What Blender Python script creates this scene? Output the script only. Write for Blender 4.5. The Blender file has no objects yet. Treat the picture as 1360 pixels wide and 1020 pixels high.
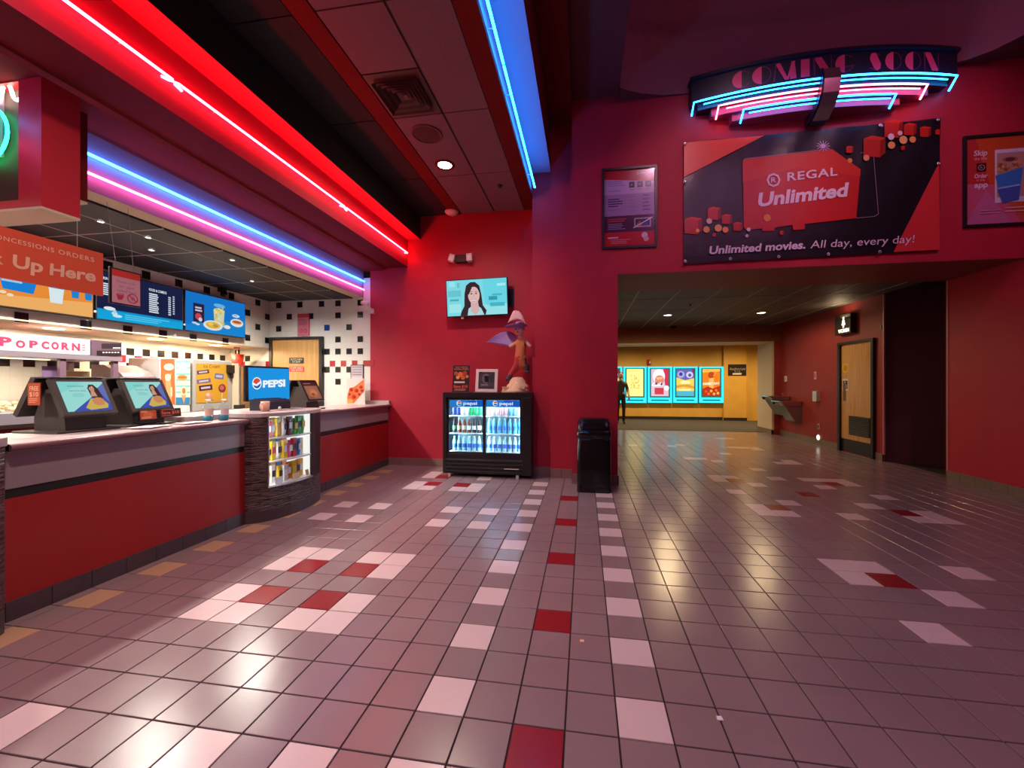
import bpy, math, random
from mathutils import Vector, Matrix
random.seed(7)
R = math.radians

# ------------------------------------------------------------------ camera, world, exposure
T = .2032                                   # floor tile pitch (8 inch tile)
F, CX, CY, YAW, H = 531.6, 694.19, 509.5, -.1537, 6.586 * T
GX, GY = -1.3703 * T, 10.6366 * T           # floor grid origin
sc = bpy.context.scene
col = sc.collection
cam = bpy.data.cameras.new('camera')
camo = bpy.data.objects.new('camera', cam); col.objects.link(camo)
camo.location = (0, 0, H); camo.rotation_euler = (R(90), 0, -YAW)
cam.sensor_width = 36; cam.sensor_fit = 'HORIZONTAL'; cam.lens = F / 1360 * 36
cam.shift_x = -(CX - 680) / 1360; cam.shift_y = (CY - 510) / 1360
cam.clip_start = .05; cam.clip_end = 100
sc.camera = camo
w = bpy.data.worlds.new('world'); sc.world = w; w.use_nodes = True
w.node_tree.nodes['Background'].inputs[0].default_value = (.02, .012, .016, 1)
w.node_tree.nodes['Background'].inputs[1].default_value = .3
vs = sc.view_settings
vs.view_transform = 'Standard'; vs.look = 'None'; vs.gamma = 1; vs.use_curve_mapping = False
vs.exposure = 0.0

def lamp(name, kind, loc, power, color, size=.1, rot=(0, 0, 0), spot=None, blend=.6, size_y=None):
    l = bpy.data.lights.new(name, kind); l.energy = power; l.color = color
    if kind == 'AREA':
        l.size = size
        if size_y: l.shape = 'RECTANGLE'; l.size_y = size_y
        else: l.shape = 'DISK'
    else: l.shadow_soft_size = size
    if spot: l.spot_size = R(spot); l.spot_blend = blend
    o = bpy.data.objects.new(name, l); col.objects.link(o); o.location = loc; o.rotation_euler = rot
    return o
WARM = (1, .72, .45); NEUT = (1, .86, .72)
# recessed ceiling lamps of the lobby, the one in view and two added unseen for floor light
for y, p in ((4.774, 60), (1.1, 95), (-2.2, 90)):
    lamp('lobby_downlight_lamp', 'SPOT', (-1.72, y, 4.03), p * 3.0, NEUT, .08, spot=150, blend=1)
# recessed lamps in the concession ceiling and under the menu bulkhead
for x, y in ((-4.55, 2.35), (-4.55, 3.6), (-4.55, 4.9), (-4.3, 1.0)):
    lamp('concession_downlight_lamp', 'SPOT', (x, y, 2.72), 250, (1, .93, .82), .06, spot=165, blend=1)
for y in (2.6, 3.55, 4.6, 5.5):
    lamp('bulkhead_lamp', 'AREA', (-5.75, y, 1.925), 27, (1, .75, .46), .09, size_y=.22)
# unseen spots added in the high ceiling to brighten the banner wall
for x in (1.5, 3.5):
    o = lamp('banner_fill_spot', 'SPOT', (x, 1.7, 6.15), 190, (1, .50, .62), .08, spot=46, blend=.8)
    o.rotation_euler = (Vector((x + .3, 5.4, 3.5)) - Vector((x, 1.7, 6.15))).to_track_quat('-Z', 'Y').to_euler()
# hall and far corridor lamps
for x, y, p in ((1.843, 9.37, 95), (3.789, 9.38, 52), (-.4, 9.37, 100)):
    lamp('hall_downlight_lamp', 'SPOT', (x, y, 2.80), p, (1, .72, .38), .07, spot=178, blend=.4)
for x in (-.5, 1.6, 3.4, 5.2, 7.2):
    lamp('corridor_downlight_lamp', 'SPOT', (x, 14.0, 2.95), 240, (1, .70, .36), .08, spot=160, blend=1)

# ------------------------------------------------------------------ pixel -> place (photo calibration)
cyw, syw = math.cos(YAW), math.sin(YAW)
def ray(x, y):
    u = (x - CX) / F; v = (y - CY) / F
    return Vector((cyw * u + syw, -syw * u + cyw, -v))
def AX(x, y, X): d = ray(x, y); p = d * (X / d.x); p.z += H; return p
def AY(x, y, Y): d = ray(x, y); p = d * (Y / d.y); p.z += H; return p
def AZ(x, y, z=0.0): d = ray(x, y); p = d * ((z - H) / d.z); p.z += H; return p
def depth(p): return syw * p.x + cyw * p.y
def px(p):
    zc = depth(p)
    return (CX + F * (cyw * p.x - syw * p.y) / zc, CY + F * (H - p.z) / zc) if zc > .05 else None
def K(ox, oy, s): return lambda x, y: (ox + x * s, oy + y * s)

# ------------------------------------------------------------------ materials
def lin(h):
    o = []
    for i in (0, 2, 4):
        c = int(h[i:i + 2], 16) / 255
        o.append(c / 12.92 if c <= .04045 else ((c + .055) / 1.055) ** 2.4)
    return tuple(o)
MATS = {}
def mat(name, color, rough=.6, metal=0, noise=0, scale=30, bump=0, bscale=None, emit=None, spec=None, coat=0):
    if name in MATS: return MATS[name]
    if isinstance(color, str): color = lin(color)
    m = bpy.data.materials.new(name); m.use_nodes = True; MATS[name] = m
    nt = m.node_tree; b = nt.nodes['Principled BSDF']
    b.inputs['Base Color'].default_value = (*color, 1); b.inputs['Roughness'].default_value = rough
    b.inputs['Metallic'].default_value = metal
    if spec is not None: b.inputs['Specular IOR Level'].default_value = spec
    if coat: b.inputs['Coat Weight'].default_value = coat; b.inputs['Coat Roughness'].default_value = .08
    if emit: b.inputs['Emission Color'].default_value = (*color, 1); b.inputs['Emission Strength'].default_value = emit
    if noise or bump:
        tc = nt.nodes.new('ShaderNodeTexCoord')
        n = nt.nodes.new('ShaderNodeTexNoise'); n.inputs['Scale'].default_value = scale; n.inputs['Detail'].default_value = 4
        nt.links.new(tc.outputs['Object'], n.inputs['Vector'])
        if noise:
            r = nt.nodes.new('ShaderNodeValToRGB'); nt.links.new(n.outputs['Fac'], r.inputs[0])
            r.color_ramp.elements[0].position = .3; r.color_ramp.elements[1].position = .7
            r.color_ramp.elements[0].color = (*[max(0, c * (1 - noise)) for c in color], 1)
            r.color_ramp.elements[1].color = (*[min(1, c * (1 + noise)) for c in color], 1)
            nt.links.new(r.outputs[0], b.inputs['Base Color'])
        if bump:
            n2 = n
            if bscale:
                n2 = nt.nodes.new('ShaderNodeTexNoise'); n2.inputs['Scale'].default_value = bscale
                nt.links.new(tc.outputs['Object'], n2.inputs['Vector'])
            bp = nt.nodes.new('ShaderNodeBump'); bp.inputs['Strength'].default_value = bump; bp.inputs['Distance'].default_value = .01
            nt.links.new(n2.outputs['Fac'], bp.inputs['Height']); nt.links.new(bp.outputs[0], b.inputs['Normal'])
    return m
def emat(name, color, strength):
    if name in MATS: return MATS[name]
    m = bpy.data.materials.new(name); m.use_nodes = True; MATS[name] = m
    nt = m.node_tree; nt.nodes.clear()
    e = nt.nodes.new('ShaderNodeEmission'); o = nt.nodes.new('ShaderNodeOutputMaterial')
    e.inputs[0].default_value = (*color, 1); e.inputs[1].default_value = strength
    nt.links.new(e.outputs[0], o.inputs[0]); return m
def ink(h, e=0, rough=.45):
    k = f'print_{h}_{e}_{rough}'
    if k in MATS: return MATS[k]
    if e: return emat(k, lin(h), e)
    return mat(k, lin(h), rough)
def glassmat(name='pane_glass', tint=(.95, .97, 1), gloss=.015):
    if name in MATS: return MATS[name]
    m = bpy.data.materials.new(name); m.use_nodes = True; MATS[name] = m
    nt = m.node_tree; nt.nodes.clear()
    t = nt.nodes.new('ShaderNodeBsdfTransparent'); t.inputs[0].default_value = (*tint, 1)
    g = nt.nodes.new('ShaderNodeBsdfGlossy'); g.inputs['Roughness'].default_value = .05
    lw = nt.nodes.new('ShaderNodeLayerWeight'); lw.inputs[0].default_value = .5
    pw = nt.nodes.new('ShaderNodeMath'); pw.operation = 'POWER'; pw.inputs[1].default_value = 4; nt.links.new(lw.outputs['Facing'], pw.inputs[0])
    f = nt.nodes.new('ShaderNodeMath'); f.operation = 'MULTIPLY_ADD'; f.inputs[1].default_value = .6; f.inputs[2].default_value = gloss; nt.links.new(pw.outputs[0], f.inputs[0])
    mx = nt.nodes.new('ShaderNodeMixShader'); o = nt.nodes.new('ShaderNodeOutputMaterial')
    nt.links.new(f.outputs[0], mx.inputs[0]); nt.links.new(t.outputs[0], mx.inputs[1]); nt.links.new(g.outputs[0], mx.inputs[2])
    nt.links.new(mx.outputs[0], o.inputs[0]); return m

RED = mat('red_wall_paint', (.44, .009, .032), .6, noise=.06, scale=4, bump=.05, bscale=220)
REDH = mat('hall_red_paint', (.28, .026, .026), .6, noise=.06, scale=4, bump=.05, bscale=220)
CEILRED = mat('soffit_red_paint', (.15, .012, .013), .8, noise=.08, scale=3, spec=.08)
PINKC = mat('drum_plaster', (.30, .085, .10), .8, noise=.05, scale=3, bump=.05, bscale=150)
DARKC = mat('dark_maroon_paint', (.10, .014, .02), .7)
BLACKTILE = mat('black_ceiling_tile', (.012, .010, .011), .9, noise=.25, scale=60, bump=.15, bscale=400)
PLUMTILE = mat('plum_ceiling_tile', (.19, .095, .13), .9, noise=.12, scale=80, bump=.2, bscale=420)
GRIDW = mat('ceiling_grid_white', (.45, .44, .42), .5)
GRIDD = mat('ceiling_grid_dark', (.03, .014, .016), .6)
CREAM = mat('cream_paint', (.62, .52, .36), .6)
YELLOW = mat('yellow_wall_paint', (.62, .36, .06), .6, noise=.05, scale=3)
BLK = mat('black_plastic', (.012, .012, .013), .35)
BLKG = mat('black_gloss_plastic', (.008, .008, .009), .12)
BLKM = mat('black_matte', (.01, .01, .01), .8)
DKG = mat('dark_grey_plastic', (.03, .028, .028), .45)
STEEL = mat('stainless_steel', (.55, .55, .55), .28, metal=1, noise=.06, scale=12)
CHROME = mat('chrome', (.8, .8, .8), .08, metal=1)
WHITEP = mat('white_plastic', (.75, .74, .72), .4)
WOOD = None
GLASS = glassmat()

# ------------------------------------------------------------------ mesh building
class MB:
    def __init__(s): s.v = []; s.f = []; s.m = []; s.mats = []; s.smooth = []
    def mi(s, m):
        if m not in s.mats: s.mats.append(m)
        return s.mats.index(m)
    def face(s, pts, m, sm=False):
        n = len(s.v); s.v += [Vector(p) for p in pts]; s.f.append(list(range(n, n + len(pts)))); s.m.append(s.mi(m)); s.smooth.append(sm); return s
    def add(s, vs_, fs, m, sm=False):
        n = len(s.v); s.v += [Vector(p) for p in vs_]; k = s.mi(m)
        for f in fs: s.f.append([n + i for i in f]); s.m.append(k); s.smooth.append(sm)
        return s
    def box(s, x0, x1, y0, y1, z0, z1, m):
        v = [(x, y, z) for z in (z0, z1) for y in (y0, y1) for x in (x0, x1)]
        return s.add(v, [(0, 2, 3, 1), (4, 5, 7, 6), (0, 1, 5, 4), (2, 6, 7, 3), (0, 4, 6, 2), (1, 3, 7, 5)], m)
    def prism(s, pts, d, m, sm=False):
        """closed outline pts (3D) pushed along vector d"""
        n = len(pts); d = Vector(d); v = [Vector(p) for p in pts]; v += [p + d for p in v]
        s.add(v, [list(range(n))[::-1], list(range(n, 2 * n))], m)
        return s.add(v, [(i, (i + 1) % n, n + (i + 1) % n, n + i) for i in range(n)], m, sm)
    def tube(s, pts, r, m, seg=8, cap=True):
        pts = [Vector(p) for p in pts]; rs = r if isinstance(r, (list, tuple)) else [r] * len(pts)
        v = []; t0 = (pts[1] - pts[0]).normalized()
        a = t0.orthogonal().normalized()
        for i, p in enumerate(pts):
            t = (pts[min(i + 1, len(pts) - 1)] - pts[max(i - 1, 0)]).normalized()
            a = (a - t * a.dot(t)).normalized(); b = t.cross(a)
            for k in range(seg):
                q = 2 * math.pi * k / seg; v.append(p + (a * math.cos(q) + b * math.sin(q)) * rs[i])
        n = len(pts)
        f = [(i * seg + k, i * seg + (k + 1) % seg, (i + 1) * seg + (k + 1) % seg, (i + 1) * seg + k) for i in range(n - 1) for k in range(seg)]
        s.add(v, f, m, True)
        if cap: s.add(v[:seg], [list(range(seg))[::-1]], m); s.add(v[-seg:], [list(range(seg))], m)
        return s
    def lathe(s, prof, c, m, seg=16, axis='Z', sm=True, arc=None):
        c = Vector(c); v = []; n = len(prof); sg = seg if arc is None else seg + 1
        for k in range(sg):
            q = 2 * math.pi * k / seg if arc is None else arc[0] + (arc[1] - arc[0]) * k / seg
            for r, h in prof:
                p = (r * math.cos(q), r * math.sin(q), h)
                if axis == 'Y': p = (p[0], p[2], p[1])
                if axis == 'X': p = (p[2], p[0], p[1])
                v.append(c + Vector(p))
        f = []
        for k in range(seg):
            k2 = (k + 1) % sg
            for i in range(n - 1): f.append((k * n + i, k2 * n + i, k2 * n + i + 1, k * n + i + 1))
        return s.add(v, f, m, sm)
    def ball(s, c, r, m, seg=14, rings=8):
        rx, ry, rz = r if isinstance(r, (list, tuple)) else (r, r, r)
        c = Vector(c); v = []
        for i in range(rings + 1):
            a = math.pi * i / rings
            for k in range(seg):
                q = 2 * math.pi * k / seg
                v.append(c + Vector((rx * math.sin(a) * math.cos(q), ry * math.sin(a) * math.sin(q), rz * math.cos(a))))
        f = [(i * seg + k, (i + 1) * seg + k, (i + 1) * seg + (k + 1) % seg, i * seg + (k + 1) % seg) for i in range(rings) for k in range(seg)]
        return s.add(v, f, m, True)
    def grid(s, fn, nu, nv, m, sm=True):
        v = [fn(i / nu, j / nv) for j in range(nv + 1) for i in range(nu + 1)]
        return s.add(v, [(j * (nu + 1) + i, j * (nu + 1) + i + 1, (j + 1) * (nu + 1) + i + 1, (j + 1) * (nu + 1) + i) for j in range(nv) for i in range(nu)], m, sm)
    def xf(s, M):
        s.v = [M @ p for p in s.v]; return s

OFF = {}
def obj(name, mb, parent=None, bevel=0, kind=None, thick=0):
    off = OFF[parent] if parent else Vector((0, 0, 0))
    me = bpy.data.meshes.new(name)
    me.from_pydata([tuple(p - off) for p in mb.v], [], mb.f)
    for m in mb.mats: me.materials.append(m)
    me.polygons.foreach_set('material_index', mb.m)
    me.polygons.foreach_set('use_smooth', mb.smooth)
    me.update()
    o = bpy.data.objects.new(name, me); col.objects.link(o)
    if parent: o.parent = parent
    OFF[o] = off.copy()
    if bevel:
        b = o.modifiers.new('bevel', 'BEVEL'); b.width = bevel; b.segments = 2; b.limit_method = 'ANGLE'
    if thick:
        b = o.modifiers.new('thick', 'SOLIDIFY'); b.thickness = thick
    if kind: o['kind'] = kind
    return o
def tag(o, label, cat, group=None):
    o['label'] = label; o['category'] = cat
    if group: o['group'] = group
    return o
def thing(name, label, cat, loc, group=None):
    o = bpy.data.objects.new(name, None); col.objects.link(o); o.empty_display_size = .1
    o.location = loc; OFF[o] = Vector(loc); return tag(o, label, cat, group)
def dup(o, delta, label=None, parent=None):
    c = o.copy(); col.objects.link(c)
    if parent is None:
        c.location = o.location + Vector(delta)
        if label: c['label'] = label
    else: c.parent = parent
    for ch in o.children: dup(ch, (0, 0, 0), None, c)
    OFF[c] = OFF[o] + Vector(delta)
    return c
def struct(name, mb, parent=None, **k):
    return obj(name, mb, parent, kind=None if parent else 'structure', **k)

# ------------------------------------------------------------------ flat print (posters, screens, lettering)
TXT = {}
def textmesh(t, bold=0, sp=1.0):
    k = (t, bold, sp)
    if k in TXT: return TXT[k]
    cu = bpy.data.curves.new('t', 'FONT'); cu.body = t; cu.size = 1; cu.resolution_u = 3; cu.offset = bold; cu.fill_mode = 'FRONT'; cu.space_character = sp
    o = bpy.data.objects.new('t', cu); col.objects.link(o)
    me = o.to_mesh()
    v = [Vector((p.co.x, p.co.y)) for p in me.vertices]; f = [list(p.vertices) for p in me.polygons]
    o.to_mesh_clear(); bpy.data.objects.remove(o); bpy.data.curves.remove(cu)
    x0 = min((p.x for p in v), default=0); x1 = max((p.x for p in v), default=1)
    TXT[k] = ([Vector(((p.x - x0) / (x1 - x0), p.y / .69)) for p in v], f, (x1 - x0) / .69); return TXT[k]

class Pr:
    """flat artwork: fn(x, y, lay) -> place; coordinates are those of the map given"""
    def __init__(s, fn, e=0, rough=.45): s.fn = fn; s.mb = MB(); s.lay = 0; s.e = e; s.rough = rough
    def ink(s, c, e=None): return ink(c, s.e if e is None else e, s.rough)
    def poly(s, pts, c, e=None):
        s.lay += 1; s.mb.face([s.fn(x, y, s.lay) for x, y in pts], s.ink(c, e)); return s
    def rect(s, x0, y0, x1, y1, c, e=None): return s.poly([(x0, y0), (x1, y0), (x1, y1), (x0, y1)], c, e)
    def disc(s, x, y, r, c, ry=None, e=None, n=20, a0=0, a1=360):
        ry = r if ry is None else ry
        full = a1 - a0 >= 360
        p = [(x + r * math.cos(R(a0 + (a1 - a0) * i / n)), y - ry * math.sin(R(a0 + (a1 - a0) * i / n))) for i in range(n if full else n + 1)]
        return s.poly(p, c, e)
    def ring(s, x, y, r0, r1, c, n=20, e=None, ax=1, ay=1):
        s.lay += 1; m = s.ink(c, e)
        for i in range(n):
            q = [2 * math.pi * (i + d) / n for d in (0, 1)]
            s.mb.face([s.fn(x + r * ax * math.cos(a), y + r * ay * math.sin(a), s.lay) for r, a in ((r0, q[0]), (r1, q[0]), (r1, q[1]), (r0, q[1]))], m)
        return s
    def line(s, x0, y0, x1, y1, wd, c, e=None):
        dx, dy = x1 - x0, y1 - y0; l = math.hypot(dx, dy) or 1; nx, ny = -dy / l * wd / 2, dx / l * wd / 2
        return s.poly([(x0 + nx, y0 + ny), (x1 + nx, y1 + ny), (x1 - nx, y1 - ny), (x0 - nx, y0 - ny)], c, e)
    def text(s, t, x0, y0, x1, y1, h, c, shear=0, bold=0, up=-1, e=None, sp=1.0):
        """baseline from (x0,y0) to (x1,y1), cap height h; up=-1 when y runs down"""
        v, f, asp = textmesh(t, bold, sp); s.lay += 1
        P = [s.fn(x0 + (x1 - x0) * p.x + shear * h * p.y, y0 + (y1 - y0) * p.x + up * h * p.y, s.lay) for p in v]
        s.mb.add(P, f, s.ink(c, e)); return s
    def lines(s, x0, y0, x1, y1, n, c, wd=.5, e=None, jag=.35):
        """unreadable small print as bars"""
        st = (y1 - y0) / n
        for i in range(n):
            s.rect(x0, y0 + st * i, x0 + (x1 - x0) * (1 - jag * random.random()), y0 + st * (i + wd), c, e)
        return s
    def build(s, name, parent): return obj(name, s.mb, parent)
LAY = .00016
def onX(X, k=None):
    def fn(x, y, lay):
        if k: x, y = k(x, y)
        p = AX(x, y, X); p.x += LAY * lay; return p
    return fn
def onY(Y, k=None):
    def fn(x, y, lay):
        if k: x, y = k(x, y)
        p = AY(x, y, Y); p.y -= LAY * lay; return p
    return fn
def onUV(O, u, v, W=1, Hh=1):
    """x in 0..W along u, y in 0..Hh measured DOWN from the top (O is the top left corner, v points down)"""
    O, u, v = Vector(O), Vector(u), Vector(v); n = v.cross(u).normalized()
    return lambda x, y, lay: O + u * (x / W) + v * (y / Hh) + n * (LAY * lay)

# ================================================================== FLOOR
def tilemat(name, base, var=.12, rough=.2):
    if name in MATS: return MATS[name]
    m = bpy.data.materials.new(name); m.use_nodes = True; MATS[name] = m
    nt = m.node_tree; b = nt.nodes['Principled BSDF']; L = nt.links.new
    tc = nt.nodes.new('ShaderNodeTexCoord'); oi = nt.nodes.new('ShaderNodeObjectInfo'); ge = nt.nodes.new('ShaderNodeNewGeometry')
    n1 = nt.nodes.new('ShaderNodeTexNoise'); n1.inputs['Scale'].default_value = 260; n1.inputs['Detail'].default_value = 2
    L(ge.outputs['Position'], n1.inputs['Vector'])
    n2 = nt.nodes.new('ShaderNodeTexNoise'); n2.inputs['Scale'].default_value = 1.7; n2.inputs['Detail'].default_value = 3
    L(ge.outputs['Position'], n2.inputs['Vector'])
    ad = nt.nodes.new('ShaderNodeMath'); ad.operation = 'MULTIPLY_ADD'; ad.inputs[1].default_value = .45; L(n2.outputs['Fac'], ad.inputs[0])
    mu = nt.nodes.new('ShaderNodeMath'); mu.operation = 'MULTIPLY'; mu.inputs[1].default_value = .55; L(n1.outputs['Fac'], mu.inputs[0]); L(mu.outputs[0], ad.inputs[2])
    r = nt.nodes.new('ShaderNodeValToRGB'); L(ad.outputs[0], r.inputs[0])
    r.color_ramp.elements[0].position = .3; r.color_ramp.elements[1].position = .7
    r.color_ramp.elements[0].color = (*[c * (1 - var) for c in base], 1); r.color_ramp.elements[1].color = (*[min(1, c * (1 + var)) for c in base], 1)
    L(r.outputs[0], b.inputs['Base Color'])
    rr = nt.nodes.new('ShaderNodeMapRange'); rr.inputs[3].default_value = rough - .06; rr.inputs[4].default_value = rough + .1
    L(n2.outputs['Fac'], rr.inputs[0]); L(rr.outputs[0], b.inputs['Roughness'])
    bp = nt.nodes.new('ShaderNodeBump'); bp.inputs['Strength'].default_value = .12; bp.inputs['Distance'].default_value = .002
    L(n1.outputs['Fac'], bp.inputs['Height']); L(bp.outputs[0], b.inputs['Normal'])
    return m
FT = {'b': tilemat('floor_tile_plum', (.245, .162, .168)), 'p': tilemat('floor_tile_pink', (.62, .47, .47), .06),
      'r': tilemat('floor_tile_red', (.25, .012, .018), .1), 't': tilemat('floor_tile_tan', (.47, .28, .17), .08)}
GROUT = mat('grout', (.022, .012, .013), .9)
SP = {}
for j in range(-3, 18, 2): SP[(-14, j)] = 't'
for j in range(-5, 16, 2): SP[(-2, j)] = 'p'; SP[(2, j)] = 'p'
for j in (12, 8, 4, 0, -4): SP[(0, j)] = 'r'
for p in ('-4,9 -4,7 -6,9 -6,7 -12,9 -10,9 -12,7 -10,7 -10,3 -9,3 -10,2 -7,3 -6,3 -6,2 -10,0 -10,-1 -9,-1 -6,0 -7,-1 -6,-1 -10,-5 -6,-5 -4,-5 '
          '-10,16 -10,17 -10,13 -10,14 -9,13 -7,13 -6,13 -6,14 -6,16 10,5 11,5 10,4 14,5 12,3 10,1 10,12 10,11 12,13 11,11 14,11 16,13 18,15 17,11 18,12 18,11 '
          '10,15 12,17 14,19 10,19 11,19 10,18 17,19 16,19 18,19 18,18 16,17 14,22 14,29 18,25 18,26 17,25 16,33 17,33 18,33 18,32 17,40 18,40 10,26 11,26 12,25 '
          '10,33 11,34 6,33 4,34').split():
    SP[tuple(map(int, p.split(',')))] = 'p'
for p in '-9,2 -7,2 -9,0 -7,0 -9,16 -9,14 -7,14 11,4 11,12 17,12 14,15 11,18 17,18'.split():
    SP[tuple(map(int, p.split(',')))] = 'r'
floor = struct('floor', MB().box(-6.4, 6.7, -3.7, 11.86, -.12, -.006, GROUT))
TW, TC, TH = T / 2 - .0032, .0014, .006
def tile_into(mb, cx, cy, m):
    a, b = TW, TW - TC
    v = [(cx + sx * a, cy + sy * a, -TH) for sx, sy in ((-1, -1), (1, -1), (1, 1), (-1, 1))] + [(cx + sx * a, cy + sy * a, -.002) for sx, sy in ((-1, -1), (1, -1), (1, 1), (-1, 1))] + [(cx + sx * b, cy + sy * b, 0) for sx, sy in ((-1, -1), (1, -1), (1, 1), (-1, 1))]
    f = [(8, 9, 10, 11)] + [(q * 4 + k, q * 4 + (k + 1) % 4, q * 4 + 4 + (k + 1) % 4, q * 4 + 4 + k) for q in (0, 1) for k in range(4)]
    mb.add(v, f, m)
cells = []
for j in range(-28, 48):
    for i in range(-15, 32):
        cx, cy = GX + (i + .5) * T, GY + (j + .5) * T
        if cy > 5.3 and (cx > 5.3): continue
        if cy > 6.3 and cx < -2.0: continue
        a = 0; q = [px(Vector((cx + dx * T / 2, cy + dy * T / 2, 0))) for dx, dy in ((-1, -1), (1, -1), (1, 1), (-1, 1))]
        if cy > .6 and all(q):
            mx, my = sum(p[0] for p in q) / 4, sum(p[1] for p in q) / 4
            if 0 < mx < 1360 and my < 1020 and cx > -3.2:
                a = abs(sum(q[k][0] * q[(k + 1) % 4][1] - q[(k + 1) % 4][0] * q[k][1] for k in range(4))) / 2
        cells.append((a, i, j, cx, cy))
cells.sort(key=lambda c: -c[0])
tme = {}
for k, mm in FT.items():
    mb = MB(); tile_into(mb, 0, 0, mm); me = bpy.data.meshes.new('tile'); me.from_pydata([tuple(p) for p in mb.v], [], mb.f); me.materials.append(mm); tme[k] = me
for a, i, j, cx, cy in cells[:300]:
    o = bpy.data.objects.new('tile', tme[SP.get((i, j), 'b')]); col.objects.link(o); o.parent = floor; o.location = (cx, cy, 0)
mb = MB()
for a, i, j, cx, cy in cells[300:]: tile_into(mb, cx, cy, FT[SP.get((i, j), 'b')])
obj('tile_field', mb, floor, kind='stuff')
CARPET = mat('dark_carpet', (.055, .045, .035), .95, noise=.4, scale=120, bump=.4, bscale=300)
struct('floor_corridor', MB().box(-5, 10, 11.86, 16, -.12, 0.0, CARPET))

# ================================================================== WALLS
def wall(name, *boxes, m=RED):
    mb = MB()
    for b in boxes: mb.box(*b, m)
    return struct(name, mb)
wall('wall_back', (-3.53, -.756, 6.2, 6.4, 0, 4.3))
wall('wall_pier', (-.756, -.484, 5.8, 6.4, 0, 5.2), (-.484, -.17, 5.7, 6.4, 0, 5.2))
YF, ZH, YB = 5.4, 2.78, 6.42          # face of the front wall, underside of its opening, back of its opening
wall('wall_front', (-.17, .43, YF, YB, 0, 6.4), (.43, 5.0, YF, YB, ZH, 6.4), (5.0, 6.7, YF, YB, 0, 6.4))
wall('wall_behind', (-6.4, 6.7, -3.9, -3.7, 0, 6.5), m=CEILRED)
wall('wall_right', (6.5, 6.7, -3.7, YF, 0, 6.5), m=CEILRED)
HX = 5.07
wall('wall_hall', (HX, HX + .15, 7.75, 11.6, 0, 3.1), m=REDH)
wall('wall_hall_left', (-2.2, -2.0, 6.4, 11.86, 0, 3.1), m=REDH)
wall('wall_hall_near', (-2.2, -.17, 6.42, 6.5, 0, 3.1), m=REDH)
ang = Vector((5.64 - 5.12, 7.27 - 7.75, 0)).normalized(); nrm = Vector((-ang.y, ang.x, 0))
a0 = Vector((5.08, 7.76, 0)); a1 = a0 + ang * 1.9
struct('wall_alcove', MB().prism([a0, a1, a1 + nrm * .12, a0 + nrm * .12], (0, 0, 3.1), mat('alcove_shade', (.055, .006, .012), .8)))  # shade of the unlit alcove put into a near-black maroon
struct('wall_alcove_right', MB().box(5.0, 7, 6.42, 6.45, 0, 3.1, REDH))
struct('trim_corner', MB().box(HX - .006, HX + .02, 7.725, 7.75, .12, 2.87, mat('corner_bead', (.5, .2, .17), .4)))
struct('trim_corner_reveal', MB().box(4.994, 5.02, YB - .012, YB + .012, .12, ZH, MATS['corner_bead']))
# far opening: brown-red header, cream casing
struct('wall_header', MB().box(-2.2, HX, 11.4, 11.75, 2.46, 3.1, mat('brown_red_paint', (.25, .085, .035), .6)).box(4.92, HX, 11.4, 11.5, 0, 2.46, REDH))
struct('trim_casing', MB().box(-2.2, 4.87, 11.42, 12.05, 2.42, 2.455, CREAM).box(4.87, 4.93, 11.42, 12.3, .12, 2.455, CREAM))
struct('wall_jamb', MB().box(4.93, 5.3, 11.5, 12.3, 0, 3.1, CREAM))
struct('wall_corridor', MB().box(-5, 10, 15.6, 15.8, 0, 3.2, YELLOW).box(4.98, 5.75, 15.45, 15.6, 0, 3.2, YELLOW))
struct('wall_corridor_end', MB().box(9.9, 10, 12, 15.6, 0, 3.2, YELLOW).box(-5, -4.9, 12, 15.6, 0, 3.2, YELLOW).box(5.3, 9.9, 12.2, 12.3, 0, 3.2, YELLOW).box(-5, -2.2, 11.9, 12.0, 0, 3.2, YELLOW))
struct('baseboard_corridor', MB().box(-4.9, 4.98, 15.58, 15.6, 0, .11, BLKM).box(4.97, 5.76, 15.43, 15.45, 0, .11, BLKM))
struct('ceiling_corridor', MB().box(-5, 10, 11.75, 15.8, 3.05, 3.15, mat('corridor_ceiling', (.2, .15, .08), .9)))

# white tiled concession walls
def whitetile(name, ax, tint=(.80, .80, .76)):
    if name in MATS: return MATS[name]
    m = bpy.data.materials.new(name); m.use_nodes = True; MATS[name] = m
    nt = m.node_tree; b = nt.nodes['Principled BSDF']; L = nt.links.new
    ge = nt.nodes.new('ShaderNodeNewGeometry'); sp = nt.nodes.new('ShaderNodeSeparateXYZ'); cb = nt.nodes.new('ShaderNodeCombineXYZ')
    L(ge.outputs['Position'], sp.inputs[0]); L(sp.outputs[ax], cb.inputs[0]); L(sp.outputs['Z'], cb.inputs[1])
    br = nt.nodes.new('ShaderNodeTexBrick'); br.offset = 0; br.squash = 1
    br.inputs['Scale'].default_value = 1; br.inputs['Brick Width'].default_value = .1016; br.inputs['Row Height'].default_value = .1016
    br.inputs['Mortar Size'].default_value = .0014; br.inputs['Mortar Smooth'].default_value = .2
    br.inputs['Color1'].default_value = (*tint, 1); br.inputs['Color2'].default_value = (*[c * .97 for c in tint], 1)
    br.inputs['Mortar'].default_value = (.66, .65, .62, 1)
    L(cb.outputs[0], br.inputs['Vector']); L(br.outputs['Color'], b.inputs['Base Color'])
    bp = nt.nodes.new('ShaderNodeBump'); bp.invert = True; bp.inputs['Strength'].default_value = .4; bp.inputs['Distance'].default_value = .002
    L(br.outputs['Fac'], bp.inputs['Height']); L(bp.outputs[0], b.inputs['Normal'])
    b.inputs['Roughness'].default_value = .22; return m
WTY, WTX = whitetile('white_wall_tile_a', 'X'), whitetile('white_wall_tile_b', 'Y')
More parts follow.
